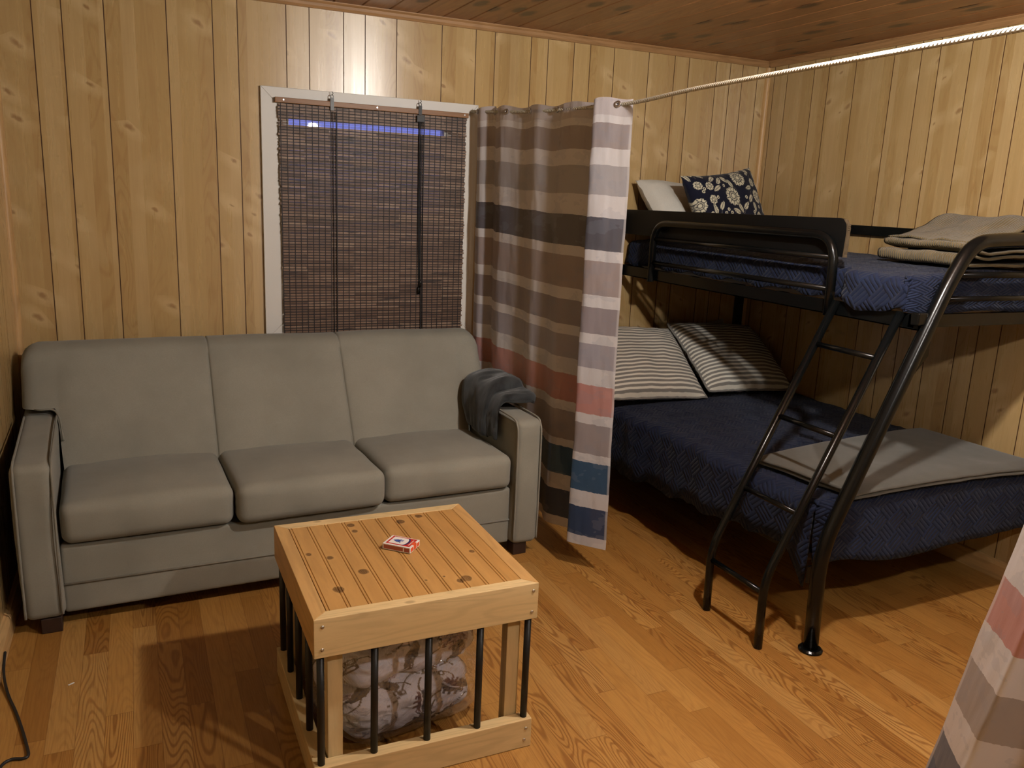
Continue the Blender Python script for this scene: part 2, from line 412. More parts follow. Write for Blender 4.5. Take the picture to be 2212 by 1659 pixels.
GROOVE = mat_plain('panel_groove_paint', lin(92, 58, 30), .6); PANEL = mat_panel('pine_panel'); CEIL = mat_ceiling(); FLOOR = mat_floor()
TRIMW = mat_plain('painted_white_trim', lin(222, 216, 208), .45, nscale=40, nst=.05)
TRIM_Z = mat_wood('pine_trim_upright', 'z', lin(214, 172, 118), lin(200, 154, 98), lin(120, 70, 34), ksel=.95)
TRIM_X = mat_wood('pine_trim_across', 'x', lin(188, 146, 100), lin(170, 126, 82), lin(120, 70, 34), ksel=.95)
TRIM_Y = mat_wood('pine_trim_along', 'y', lin(188, 146, 100), lin(170, 126, 82), lin(120, 70, 34), ksel=.95)
BASEB = mat_wood('pine_baseboard', 'y', lin(222, 182, 128), lin(208, 164, 106), lin(120, 70, 34), ksel=.9)
SOFA = mat_fabric('grey_microfibre', lin(146, 141, 128), .09, 1400, .2, blot=4.0)
SOFAP = mat_fabric('grey_piping', lin(140, 134, 121), .06, 1400, .2)
DARKW = mat_plain('dark_stained_wood', lin(52, 34, 26), .5)
STEEL = mat_plain('black_painted_steel', (.004, .0045, .0045), .22, .32, nscale=150, nst=.04)
BLACKW = mat_plain('black_painted_board', (.006, .0058, .0056), .5, .22, nscale=60, nst=.12)
RAWW = mat_plain('raw_chipped_wood', lin(84, 70, 52), .8, .3, nscale=90, nst=.5, var=.3)
ROD = mat_plain('black_rod_enamel', (.008, .008, .008), .42, .4)
L0, L1, KN = lin(228, 198, 146), lin(214, 180, 126), lin(96, 60, 34)
LUM_X = mat_wood('raw_lumber_across', 'x', L0, L1, KN, 1.3, 110, .55, .5, .25)
LUM_Y = mat_wood('raw_lumber_along', 'y', L0, L1, KN, 1.0, 55, .55, .72)
LUM_Z = mat_wood('raw_lumber_upright', 'z', L0, L1, KN, 1.0, 55, .55, .8)
LUM_S = mat_wood('stained_lumber_along', 'y', lin(210, 166, 106), lin(196, 148, 88), lin(88, 54, 28), 1.0, 45, .5, .85, .3)
TOPM = mat_wood('varnished_table_boards', 'y', lin(208, 160, 96), lin(194, 143, 80), lin(66, 36, 16), 1.15, 34, .38, 1.5, .22, spots=[(.448, 2.016, .017), (.536, 2.099, .016), (.793, 1.966, .017), (.772, 1.958, .012), (.808, 2.44, .014), (.737, 2.414, .016), (.58, 2.434, .014), (.581, 2.385, .011), (.415, 2.26, .010), (.468, 2.217, .011), (.873, 2.127, .010), (.684, 1.991, .005), (.738, 1.996, .005), (.387, 1.972, .008)])
CHROME = mat_plain('bright_steel', (.55, .55, .55), .28, .5, 1.0)
QUILT = mat_quilt(); CURT = mat_curtain('striped_polyester', STRIPES); CURTB = mat_curtain('striped_polyester_front', STRIPES_B); SLAT = mat_slats(); PLASTIC = mat_plastic(); GLASS = mat_glass()

# ------------------------------------------------------------------ the room
def plank_wall(name, edges, fixed, axis, z0, z1, hole=None, gw=.0042, gd=.0025, mat=PANEL, flip=False):
    """wall of upright boards; edges = groove positions along the wall, visible face at 'fixed'"""
    mb = MB(); th = .05; sg = -1 if not flip else 1      # sg: direction towards the room
    dark = []
    def P(u, d, z): return (u, fixed - sg * d, z) if axis == 'x' else (fixed - sg * d, u, z)
    def clip(p, q):
        if hole and p >= hole[0] - 1e-6 and q <= hole[1] + 1e-6: return [(z0, hole[2]), (hole[3], z1)]
        return [(z0, z1)]
    for i in range(len(edges) - 1):
        a, b = edges[i], edges[i + 1]; mb.cur = random.random()
        spans = [(a, b)]
        if hole:
            cuts = sorted({a, b} | {c for c in (hole[0], hole[1]) if a < c < b}); spans = list(zip(cuts, cuts[1:]))
        for p, q in spans:
            ga = gw / 2 if p == a else 0; gb = gw / 2 if q == b else 0
            for (s0, s1) in clip(p, q):
                prof = [(p + ga, 0), (q - gb, 0), (q - gb, gd), (q, gd), (q, th), (p, th), (p, gd), (p + ga, gd)]
                n = len(prof); f0 = len(mb.f)
                vs = [P(u, d, s0) for u, d in prof] + [P(u, d, s1) for u, d in prof]
                mb.add(vs, [(j, (j + 1) % n, n + (j + 1) % n, n + j) for j in range(n)] + [tuple(range(n)), tuple(range(n, 2 * n))])
                dark += [f0 + 1, f0 + 2, f0 + 6, f0 + 7]
    o = mb.build(name, mat, attr='plank'); o.data.materials.append(GROOVE)
    for k_ in dark: o.data.polygons[k_].material_index = 1
    return tag(o, kind='structure')

pat = [.100, .103, .152, .230, .179, .1, .2, .155]          # board widths repeat with each sheet
be = [XL - .0, -.325, -.219, -.064, .174, .358, .461, .669, .771, .927, 1.028, 1.179, 1.404, 1.58, 1.682, 1.88, 1.976, 2.126, 2.222, 2.367, 2.584, 2.752, 2.848, 3.034, 3.131, 3.219, 3.327, XR]
WIN = (.64, 1.505, .90, 1.915)
plank_wall('wall_back', be, YB, 'x', 0, ZC, hole=WIN)
re_ = [YB, 3.964, 3.857, 3.651, 3.543, 3.36, 3.124, 2.968, 2.867, 2.706, 2.551]
k = 0
while re_[-1] > YF + .25: re_.append(re_[-1] - pat[k % 8]); k += 1
re_.append(YF)
plank_wall('wall_right', re_[::-1], XR, 'y', 0, ZC)
le = [YF]
while le[-1] < YB - .3: le.append(le[-1] + pat[k % 8]); k += 1
le.append(YB)
plank_wall('wall_left', le, XL, 'y', 0, ZC, flip=True)
fe = [XL]
while fe[-1] < XR - .3: fe.append(fe[-1] + pat[k % 8]); k += 1
fe.append(XR)
plank_wall('wall_front', fe, YF, 'x', 0, ZC, flip=True)
tag(MB().box(XL - .05, XR + .05, YF - .05, YB + .05, -.05, 0).build('floor', FLOOR), kind='structure')
mb = MB(); x = 1.006 - .1307 * 12
while x < XR:
    mb.cur = random.random(); a, b = max(x, XL - .05), min(x + .1307, XR + .05)
    if b > a:
        pr = [(a, ZC + .006), (a + .005, ZC), (b - .005, ZC), (b, ZC + .006), (b, ZC + .05), (a, ZC + .05)]
        mb.prism(pr, 'y', YF - .05, YB + .05)
    x += .1307
tag(mb.build('ceiling', CEIL, attr='plank'), kind='structure')
def crown(name, ax, a0, a1, at, sg, mat):
    pr = [(at, ZC - .034), (at + sg * .010, ZC - .034), (at + sg * .016, ZC - .024), (at + sg * .016, ZC - .012), (at + sg * .024, ZC - .004), (at + sg * .024, ZC), (at, ZC)]
    tag(MB().prism(pr, ax, a0, a1).build(name, mat), kind='structure')
crown('trim_1', 'x', XL, XR, YB, -1, TRIM_X)
crown('trim_2', 'y', YF, YB - .024, XR, -1, TRIM_Y)
crown('trim_3', 'y', YF, YB - .024, XL, 1, TRIM_Y)
def quarter(name, cx, cy, sx, sy, r=.022):
    pr = [(cx, cy)] + [(cx + sx * r * math.cos(PI / 2 * i / 6), cy + sy * r * math.sin(PI / 2 * i / 6)) for i in range(7)]
    tag(MB().prism(pr, 'z', 0, ZC - .034).build(name, TRIM_Z, smooth=False), kind='structure')
quarter('trim_4', XR, YB, -1, -1); quarter('trim_5', XL, YB, 1, -1)
pr = [(XL, 0), (XL + .022, 0), (XL + .022, .062), (XL + .016, .078), (XL, .082)]
tag(MB().prism(pr, 'y', YF, YB - .022).build('baseboard_left', BASEB), kind='structure')
pr = [(XR, 0), (XR - .018, 0), (XR - .018, .062), (XR - .012, .078), (XR, .082)]
tag(MB().prism(pr, 'y', YF, YB).build('baseboard_right', BASEB), kind='structure')

# window: casing, sash, pane
wn = tag(empty('window_1', (1.07, YB, .87)), kind='structure')
def local(o, p): return tuple(a - b for a, b in zip(p, o.location))
def mbw(fn, name, mat, par, **kw):
    m = MB(); fn(m); lo = par.location
    m.v = [(a - lo[0], b - lo[1], c - lo[2]) for a, b, c in m.v]
    return m.build(name, mat, par, **kw)
def casing(m):
    y0, y1 = YB - .019, YB
    x0, x1, z0, z1, w = .549, 1.597, .838, 1.989, .088
    for poly in ([(x0, z1), (x1, z1), (x1 - w, z1 - w), (x0 + w, z1 - w)], [(x0, z0), (x0, z1), (x0 + w, z1 - w), (x0 + w, z0 + w)],
                 [(x1, z0), (x1 - w, z0 + w), (x1 - w, z1 - w), (x1, z1)], [(x0, z0), (x0 + w, z0 + w), (x1 - w, z0 + w), (x1, z0)]):
        m.prism(poly, 'y', y0, y1)
mbw(casing, 'window_casing', TRIMW, wn, bevel=.002)
def sash(m):
    x0, x1, z0, z1 = WIN; w = .035
    for a in ((x0, x0 + w, z0, z1), (x1 - w - .04, x1, z0, z1), (x0, x1, z1 - w, z1), (x0, x1, z0, z0 + w), (x0, x1, 1.40, 1.44)):
        m.box(a[0], a[1], YB + .012, YB + .05, a[2], a[3])
mbw(sash, 'window_sash', TRIMW, wn)
mbw(lambda m: m.box(WIN[0] + .02, WIN[1] - .02, YB + .030, YB + .034, WIN[2] + .02, WIN[3] - .02), 'window_pane', GLASS, wn)

# ------------------------------------------------------------------ bamboo blind
bl = tag(empty('bamboo_blind', (1.07, YB - .03, .84)), 'brown woven bamboo roll-up blind hanging over the white framed window', 'blind')
yb = YB - .034
mbw(lambda m: m.box(.608, 1.537, yb - .010, yb + .008, 1.921, 1.944), 'headrail', mat_wood('brown_bamboo_rail', 'x', lin(150, 102, 54), lin(132, 86, 42), lin(70, 40, 20), ksel=.95), bl, bevel=.002)
for x in (.645, 1.075, 1.515):
    mbw(lambda m: m.tube([(x, yb - .0125, 1.934), (x, yb - .010, 1.934)], .0035, 10), 'rail_screw', CHROME, bl)
mb = MB(); lo = bl.location; z = 1.918; row = 0; zs = []
while z > .80:
    gap_row = row in (5, 6)
    e0, e1 = .622 + random.uniform(-.004, .004), 1.528 + random.uniform(-.004, .004)
    sway = lambda zz: .012 * (1.918 - zz)           # the mat hangs a touch to the side
    if not gap_row:
        for q in range(1):
            mb.cur = random.random(); h = .0088
            zz = z
            a, b = e0 + sway(zz), e1 + sway(zz) * .3
            n = 8
            for i in range(n):
                xa, xb = a + (b - a) * i / n, a + (b - a) * (i + 1) / n
                mb.cur = random.random() if random.random() < .5 else mb.cur
                dz = random.uniform(-.0003, .0003)
                mb.box(xa, xb, yb - .0008, yb + .0008, zz - h + dz, zz + dz)
    else:
        for q in range(3):
            mb.cur = random.random(); zz = z - q * .0032 - .001
            mb.box(e0, .665, yb - .0008, yb + .0008, zz - .003, zz); mb.box(1.455, e1, yb - .0008, yb + .0008, zz - .003, zz)
            mb.box(.665, 1.455, yb - .0006, yb + .0006, zz - .0009, zz)
    zs.append(z); z -= .0128; row += 1
mb.v = [(a - lo[0], b - lo[1], c - lo[2]) for a, b, c in mb.v]
mb.build('slat_mat', SLAT, bl, attr='slat')
REED = mat_plain('dark_reed', lin(30, 16, 14), .6)
def reeds(m):
    for i, z in enumerate(zs):
        if i in (5, 6): continue
        m.box(.622 + .012 * (1.918 - z), 1.528, yb - .0020, yb + .0014, z - .0128, z - .0090)
mbw(reeds, 'reed', REED, bl)
def threads(m):
    x = .632; i = 0
    while x < 1.525:
        w = .0017
        m.box(x - w, x + w, yb - .0028, yb - .0012, .80, 1.922); x += .0283
mbw(threads, 'binding_thread', REED, bl)
def cords(m):
    for x, z1 in ((.866, .80), (.880, .80), (1.283, 1.09), (1.289, 1.13), (1.296, .80), (1.306, .80)):
        m.tube([(x, yb - .012, 1.90), (x + .003, yb - .009, 1.4), (x + (.012 if x > 1.2 else 0.004), yb - .007, z1)], .0018 if z1 < 1 else .0024, 6)
mbw(cords, 'lift_cord', mat_plain('black_cord', (.012, .011, .012), .7), bl)
for x, z in ((1.300, 1.108), (1.292, 1.075)):
    mbw(lambda m: m.lathe([(.002, .018), (.005, .010), (.007, -.010), (.005, -.018), (.001, -.02)], (x, yb - .012, z), 12), 'cord_tassel', STEEL, bl, smooth=True)
for x, wide in ((.863, False), (1.286, True)):
    def hook(m):
        c = Vector((x, yb - .008, 1.965))
        m.tube([c + Vector((.007 * math.cos(a), 0, .008 * math.sin(a))) for a in [i * PI / 8 for i in range(17)]], .0016, 6, False)
        m.tube([c + Vector((0, -.001, .006)), c + Vector((.004, -.006, .014)), c + Vector((.0, -.004, .022))], .0016, 6)
        m.box(x - .008, x + .008, yb - .014, yb - .010, 1.905 if not wide else 1.918, 1.958)
        m.box(x - .006, x + .006, yb - .016, yb - .012, 1.945, 1.960)
        if wide: m.box(x - .017, x + .019, yb - .02, yb - .011, 1.885, 1.915)
    mbw(hook, 'hanging_hook' if not wide else 'cord_pulley', mat_plain('grey_zinc', (.10, .10, .10), .5, .5, .8) if not wide else mat_plain('dark_zinc', (.04, .04, .04), .5, .5, .8), bl)

# ------------------------------------------------------------------ ceiling lamp (gives the light)
GLOW = [mat_emit('bulb_glow', (1.0, .96, .90), 1480.0), mat_emit('bulb_glow_dim', (1.0, .96, .90), 960.0)]; LWHITE = mat_plain('lamp_white', (.8, .8, .78), .4)
for lx, ly, lz in LAMPS:
    lp = tag(empty('ceiling_lamp', (lx, ly, ZC)), 'bare bulb ceiling lamp ' + ('above the rope between sofa and bunk bed' if ly > 1 else 'on the viewer side of the front curtain'), 'lamp')
    zc = lz - ZC; r = .04
    MB().lathe([(.06, 0), (.06, -.018), (.04, -.03), (.012, -.034), (.010, zc + .12), (.024, zc + .11), (.024, zc + .055), (.019, zc + .045)], (0, 0, 0), 28).build('lamp_base', LWHITE, lp, smooth=True)
    prof = [(.018, .050)] + [(r * math.sin(a), r * math.cos(a)) for a in [PI * (.17 + .83 * i / 8) for i in range(8)]] + [(.001, -r)]
    MB().lathe(prof, (0, 0, zc), 16).build('bulb', GLOW[0 if ly > 1 else 1], lp, smooth=True)

# ------------------------------------------------------------------ sofa
TH = math.radians(2.0)
so = tag(empty('sofa', (-.412, 2.985, 0), TH), 'long grey upholstered three-seat sofa under the window', 'sofa')
SW, AW = 1.985, .128
def arm_fn(sx):
    def f(p, h):
        z = p.z; x = p.x
        t = sst(-.1, h[2], z)
        if z > 0: z += .018 * sst(-.2, .4, p.y) * t
        y = p.y + .012 * nz(p.x * 4, p.y * 4, p.z * 4 + sx)
        return (x + sx * (.006 * math.sin((p.z + .2) * 5)), y, z)
    return f
for sx, x0 in ((-1, 0), (1, SW - AW)):
    m = MB().rbox((x0 + AW / 2, .44, .055 + .283), (AW, .86, .566), .032, 5, 9, arm_fn(sx))
    a = m.build('armrest', SOFA, so, smooth=True)
    e = .0035
    for xx in (x0 + .008, x0 + AW - .008):
        pts = [(xx, .012, .075)] + [(xx, .010 - .002, .2), (xx, .008, .40), (xx, .010, .56), (xx, .022, .600), (xx, .055, .622), (xx, .2, .626), (xx, .40, .632), (xx, .60, .638)]
        MB().tube(smooth_path(pts, 5), .0042, 8).build('arm_piping', SOFAP, a, smooth=True)
MB().rbox((SW / 2, .45, .055 + .128), (SW - 2 * AW + .01, .80, .256), .014, 3, 20).build('base', SOFA, so, smooth=True)
MB().tube([(AW, .0485, .165), (SW - AW, .0485, .165)], .0042, 8).build('base_piping', SOFAP, so, smooth=True)
cw = (SW - 2 * AW) / 3
def seat_fn(seed):
    def f(p, h):
        u, v = p.x / h[0], p.y / h[1]
        z = p.z
        if z > 0: z += .018 * max(0, 1 - u * u) * max(0, 1 - v * v) + .004 * nz(p.x * 6, p.y * 6, seed)
        y = p.y
        if p.y < 0: y -= .014 * max(0, 1 - u * u) * max(0, 1 - (p.z / h[2]) ** 2) + .003 * nz(p.x * 22, p.z * 12, seed) * sst(.5, .95, abs(u))
        x = p.x * (1 + .006 * nz(p.y * 3, p.z * 5, seed))
        return (x, y, z)
    return f
for i in range(3):
    dy, rz = ((.0, .0), (-.018, .012), (.004, -.004))[i]
    o = MB().rbox((0, 0, 0), (cw - .004, .535, .152), .038, 5, 14, seat_fn(i * 5.3)).build('seat_cushion', SOFA, so, smooth=True, loc=(AW + cw * (i + .5), .285 + dy, .388), rot=(math.radians(-1.0), 0, rz))
# the back: wings reach over the arms
def back(m):
    us = []
    a = 0.0
    ends = [0, .004, .010, .018, .028, .042, .06, .08, .10, .115, .125, .132, .140, .15, .165, .19]
    sm_ = [AW + (SW - 2 * AW) * q / 3 for q in (1, 2)]
    us = sorted(set(ends + [.19 + (SW - .38) * i / 66 for i in range(1, 66) if min(abs(.19 + (SW - .38) * i / 66 - q) for q in sm_) > .012] + [q + e_ for q in sm_ for e_ in (-.011, -.007, -.004, -.002, 0, .002, .004, .007, .011)] + [SW - q for q in ends[::-1]]))
    NV = 46; rows = []
    for j in range(NV + 1):
        v = j / NV; row = []
        for x in us:
            d = min(x, SW - x)
            corner = .075 - math.sqrt(max(0, .075 ** 2 - max(0, .075 - d) ** 2)) if d < .075 else 0
            zt = .897 - corner * 1.0 + .004 * nz(x * 3, 1, 2)
            notch = 1 - sst(.118, .142, d)
            zb = .40 + (.662 - .40) * notch
            er = .05 - math.sqrt(max(0, .05 ** 2 - max(0, .05 - d) ** 2)) if d < .05 else 0
            rr = .055
            if v < .62:                                # front face up to where the top rolls over
                w = v / .62; z = zb + (zt - rr - zb) * w
                y = .455 + (z - .40) * .60
                s_ = min(1, max(0, (x - AW) / (SW - 2 * AW))); ph = s_ * 3 % 1
                puff = .016 * math.sin(PI * min(1, max(0, (z - .40) / .5))) * (1 - (2 * ph - 1) ** 6)
                seam = min(abs(s_ - 1 / 3), abs(s_ - 2 / 3)) * (SW - 2 * AW)
                y -= puff; y += .008 * math.exp(-(seam / .0035) ** 2) + .003 * math.exp(-(seam / .02) ** 2)
                y += .006 * nz(x * 3.5, z * 4, 7)
                y += er * 1.0
            else:
                w = (v - .62) / .38
                ztop = zt - rr; yf = .455 + (ztop - .40) * .60 + er
                s_ = min(1, max(0, (x - AW) / (SW - 2 * AW)))
                seam = min(abs(s_ - 1 / 3), abs(s_ - 2 / 3)) * (SW - 2 * AW)
                yr = .90 - er * .6
                if w < .6:
                    a = PI * (w / .6); cy = (yf + yr) / 2; ry = (yr - yf) / 2
                    y = cy - ry * math.cos(a); z = ztop + rr * math.sin(a) - .006 * math.exp(-(seam / .0035) ** 2)
                    y += .006 * nz(x * 3.5, z * 4, 7) * (1 - w / .6)
                else:
                    y = yr; z = ztop + (zb - ztop) * (w - .6) / .4
            row.append((x, y, z))
        rows.append(row)
    n = len(us); vs = [p for r_ in rows for p in r_]
    fs = [(j * n + i, j * n + i + 1, (j + 1) * n + i + 1, (j + 1) * n + i) for j in range(NV) for i in range(n - 1)]
    fs += [tuple(j * n for j in range(NV + 1)), tuple((j * n + n - 1) for j in range(NV, -1, -1))]
    m.add(vs, fs)
m = MB(); back(m); bk = m.build('backrest', SOFA, so, smooth=True)
for sx in (0, 1):
    f = (lambda x: x) if sx == 0 else (lambda x: SW - x)
    pts = [(f(.012), .662, .660), (f(.06), .600, .663), (f(.108), .598, .660), (f(.130), .57, .630), (f(.139), .53, .55)]
    MB().tube(smooth_path(pts, 5), .004, 8).build('back_piping', SOFAP, bk, smooth=True)
for x in (.05, SW - .11):
    for y in (.03, .80):
        MB().prism([(x, 0.0), (x + .065, 0.0), (x + .065, .056), (x, .056)], 'y', y, y + .065).build('foot', DARKW, so, bevel=.003)

# plush throw over the right arm
PL = T('dark_plush'); o_ = PL.obj(); f_ = PL.noise(o_, 9, 4, .6, 1.2)
PL.bsdf(PL.mix(PL.rng(f_, .35, .62), lin(25, 27, 29), lin(55, 57, 58)), .8, PL.bump(PL.noise(o_, 300, 2), .4, .003), .25, sheen=.3)
th = tag(empty('throw_blanket', (1.50, 3.45, .63)), 'dark grey plush throw draped over the right arm of the sofa', 'blanket')
def throw_body(name, out_, inn, y0, y1, seed, nv=34, shear=.7):
    """closed thick fold: outer path then back along the inner path, swept along the arm"""
    PO = smooth_path([(a, 0, b) for a, b in out_], 6); PI_ = smooth_path([(a, 0, b) for a, b in inn], 6)
    loop = PO + PI_[::-1]; n = len(loop); mid = []
    for k in range(n):
        f = k / (len(PO) - 1) if k < len(PO) else 1 - (k - len(PO)) / (len(PI_) - 1)
        mid.append(PO[min(len(PO) - 1, int(round(f * (len(PO) - 1))))].lerp(PI_[min(len(PI_) - 1, int(round(f * (len(PI_) - 1))))], .5))
    vs, fs = [], []
    for j in range(nv + 1):
        v = j / nv; e = math.sqrt(max(0, 1 - abs(2 * v - 1) ** 7))
        for k in range(n):
            p = mid[k].lerp(loop[k], .12 + .88 * e)
            w = nz(p.x * 7, v * 4, seed + p.z * 4); w2 = nz(p.x * 20, v * 11, seed + p.z * 13)
            y = y0 + (y1 - y0) * v + .016 * nz(p.x * 6, p.z * 6, seed) + .05 * (p.x - 1.5) - v * shear * max(0, .68 - p.z) - (1 - v) * shear * .2 * max(0, .68 - p.z)
            q = 1 if k < len(PO) else .15
            vs.append((p.x + (.010 * w + .004 * w2) * q - 1.50, y - 3.45, p.z + (.012 * w + .005 * w2) * q - .63))
    for j in range(nv):
        for k in range(n): fs.append((j * n + k, j * n + (k + 1) % n, (j + 1) * n + (k + 1) % n, (j + 1) * n + k))
    fs += [tuple(range(n))[::-1], tuple(nv * n + k for k in range(n))]
    return MB().add(vs, fs).build(name, PL.m, th, smooth=True)
throw_body('main_fold', [(1.597, .660), (1.598, .715), (1.57, .742), (1.50, .745), (1.43, .720), (1.392, .650), (1.378, .56), (1.376, .515), (1.386, .497)],
           [(1.585, .656), (1.572, .658), (1.55, .658), (1.50, .660), (1.450, .664), (1.422, .63), (1.420, .56), (1.418, .515), (1.412, .497)], 3.30, 3.625, 1.0)
throw_body('front_fold', [(1.598, .658), (1.606, .685), (1.575, .704), (1.50, .705), (1.446, .688), (1.410, .63), (1.398, .55), (1.398, .52), (1.405, .503)],
           [(1.585, .656), (1.572, .658), (1.55, .657), (1.50, .658), (1.452, .662), (1.424, .63), (1.421, .56), (1.419, .52), (1.414, .503)], 3.205, 3.36, 5.0, 16, .12)

# ------------------------------------------------------------------ coffee table
TX0, TX1, TY0, TY1, TZ = .353, .972, 1.871, 2.504, .514
tb = tag(empty('coffee_table', ((TX0 + TX1) / 2, (TY0 + TY1) / 2, 0)), 'square pine coffee table caged with black rods in front of the sofa', 'table')
def tpart(fn, name, mat, par=None, **kw):
    m = MB(); fn(m); lo = tb.location
    m.v = [(a - lo[0], b - lo[1], c) for a, b, c in m.v]
    return m.build(name, mat, par or tb, **kw)
tk, zb = .038, TZ - .107
fr = tpart(lambda m: m.prism([(TX0, TY0), (TX1, TY0), (TX1 - tk, TY0 + tk), (TX0 + tk, TY0 + tk)], 'z', zb, TZ), 'frame_board', LUM_X, bevel=.0015)
tpart(lambda m: m.prism([(TX0, TY1), (TX0 + tk, TY1 - tk), (TX1 - tk, TY1 - tk), (TX1, TY1)], 'z', zb, TZ), 'frame_board', LUM_X, bevel=.0015)
tpart(lambda m: m.prism([(TX0, TY0), (TX0 + tk, TY0 + tk), (TX0 + tk, TY1 - tk), (TX0, TY1)], 'z', zb, TZ), 'frame_board', LUM_S, bevel=.0015)
tpart(lambda m: m.prism([(TX1, TY0), (TX1, TY1), (TX1 - tk, TY1 - tk), (TX1 - tk, TY0 + tk)], 'z', zb, TZ), 'frame_board', LUM_S, bevel=.0015)
def top(m):
    x0, x1, y0, y1 = TX0 + tk, TX1 - tk, TY0 + tk, TY1 - tk
    z = TZ - .0015
    xs = [x0, x0 + .012]; g = []
    n = 10; w = .0547
    prof = [(x0, z)]
    for i in range(n):
        c = .3955 + w * i - .004
        for q in (0, .0085):
            prof += [(c + q - .0026, z), (c + q - .0009, z - .0022), (c + q + .0009, z - .0022), (c + q + .0026, z)]
    prof += [(x1, z), (x1, z - .018), (x0, z - .018)]
    m.prism(prof, 'y', y0, y1)
tpart(top, 'top_panel', TOPM)
bt = .0905
b0 = tpart(lambda m: m.box(TX0, TX1, TY0, TY0 + tk, 0.001, bt), 'bottom_board', LUM_X, bevel=.002)
tpart(lambda m: m.box(TX0, TX0 + tk, TY0 + tk, TY1 - tk, 0.001, bt), 'bottom_board', LUM_Y, bevel=.002)
tpart(lambda m: m.box(TX0, TX1, TY1 - tk, TY1, 0.001, bt), 'bottom_board', LUM_X, bevel=.002)
for x in (.394, .900):
    for y in (TY0 + tk + .0005, TY1 - tk - .0385):
        tpart(lambda m: m.box(x, x + .040, y, y + .038, 0.001, TZ - .019), 'corner_post', LUM_Z, bevel=.002)
yr = TY0 + .019
for x in (.3725, .513, .661, .809, .953):
    tpart(lambda m: m.tube([(x, yr, bt), (x, yr, zb)], .0098, 16), 'rod', ROD, smooth=True)
for y in (2.046, 2.202, 2.352, 2.484):
    tpart(lambda m: m.tube([(TX0 + .0195, y, bt), (TX0 + .0195, y, zb)], .0098, 16), 'rod', ROD, smooth=True)
for par, pts in ((fr, ((TX0 + .022, TZ - .022), (TX0 + .021, TZ - .084), (TX1 - .016, TZ - .022), (TX1 - .018, TZ - .085))), (b0, ((TX1 - .018, .062), (TX1 - .022, .026)))):
    for x, z in pts:
        tpart(lambda m: m.tube([(x, TY0 - .0015, z), (x, TY0 + .001, z)], .0046, 12), 'screw', CHROME, par, smooth=True)

# deck of cards on the table
cz = TZ
cc = Vector((.44 * 1.55, 1.4327 * 1.55, 0)); ang = math.atan2((1.4278 - 1.4682), (.4763 - .4337))
cd = tag(empty('card_box', (cc.x, cc.y, cz), ang), 'small red and white playing card box lying on the coffee table', 'card box')
CL, CWd, CH = .091, .066, .0178
CWHITE = mat_plain('card_white', lin(236, 228, 220), .35); CRED = mat_plain('card_red', lin(196, 42, 30), .35)
CBLUE = mat_plain('card_blue', lin(66, 92, 168), .35); CNAVY = mat_plain('card_navy', lin(38, 40, 92), .35); CORG = mat_plain('card_seal', lin(226, 88, 50), .35); CPINK = mat_plain('card_brick', lin(170, 84, 62), .35)
MB().rbox((0, 0, CH / 2), (CL, CWd, CH), .0009, 2, 1).build('carton', CWHITE, cd)
def inlay(name, polys, mat, z=CH, h=.0003, ax='z'):
    m = MB()
    for p in polys:
        if ax == 'z': m.prism(p, 'z', z - .0002, z + h)
        elif ax == 'y': m.prism(p, 'y', -CWd / 2 - h, -CWd / 2 + .0002)
        else: m.prism(p, 'x', CL / 2 - .0002, CL / 2 + h)
    return m.build(name, mat, cd)
def rect(a, b, c, d): return [(a, c), (b, c), (b, d), (a, d)]
hx, hy = CL / 2, CWd / 2
inlay('red_frame', [rect(-hx + .007, hx - .006, -hy + .006, hy - .004)], CRED)
inlay('white_face', [[(-hx + .013, -hy + .011), (.012, -hy + .011)] + [(.012 + .009 * math.cos(a), (hy - .011) * math.sin(a)) for a in [-PI / 2 + PI * i / 12 for i in range(1, 12)]] + [(.012, hy - .009), (-hx + .013, hy - .009)]], CWHITE, h=.0008)
arc = [(.012 + .015 * math.cos(a), (hy - .007) * math.sin(a)) for a in [-PI / 2 + PI * i / 14 for i in range(15)]] + [(.012 + .009 * math.cos(a), (hy - .011) * math.sin(a)) for a in [PI / 2 - PI * i / 14 for i in range(15)]]
m = MB()
for i in range(14):
    m.prism([arc[i], arc[i + 1], arc[28 - i], arc[29 - i]], 'z', CH, CH + .0006)
m.build('navy_arc', CNAVY, cd)
emb = []
for i in range(7):
    a = -1.3 + i * .43; L = .013 + .004 * math.sin(i * 2.2)
    emb.append([(-.010, -.003 + .0015 * i), (-.008 + L * math.cos(a) * .9, L * math.sin(a) - .0012), (-.008 + L * math.cos(a), L * math.sin(a) + .0022)])
emb.append([(-.026, .000), (-.012, -.010), (-.002, -.008), (-.004, .006), (-.014, .008)])
inlay('blue_emblem', emb, CBLUE, h=.0012)
mk = []
for i in range(9):
    y = -.018 + i * .0043; mk.append([(.031 + .0008 * (i % 2), y), (.0345, y + .001), (.0335, y + .0034), (.0302, y + .0026)])
inlay('flap_lettering', mk, CWHITE, h=.0007)
inlay('paper_seal', [rect(hx - .010, hx + .0002, -.010, .010)], CORG, h=.0008)
inlay('side_panel', [rect(-hx + .004, .022, .0028, CH - .0028), rect(.0255, hx - .003, .0028, CH - .0028)], CPINK, ax='y')
inlay('end_panel', [rect(-hy + .004, -.012, .003, CH - .003), rect(.012, hy - .004, .003, CH - .003), rect(-.009, .009, .002, CH)], CORG, ax='x')

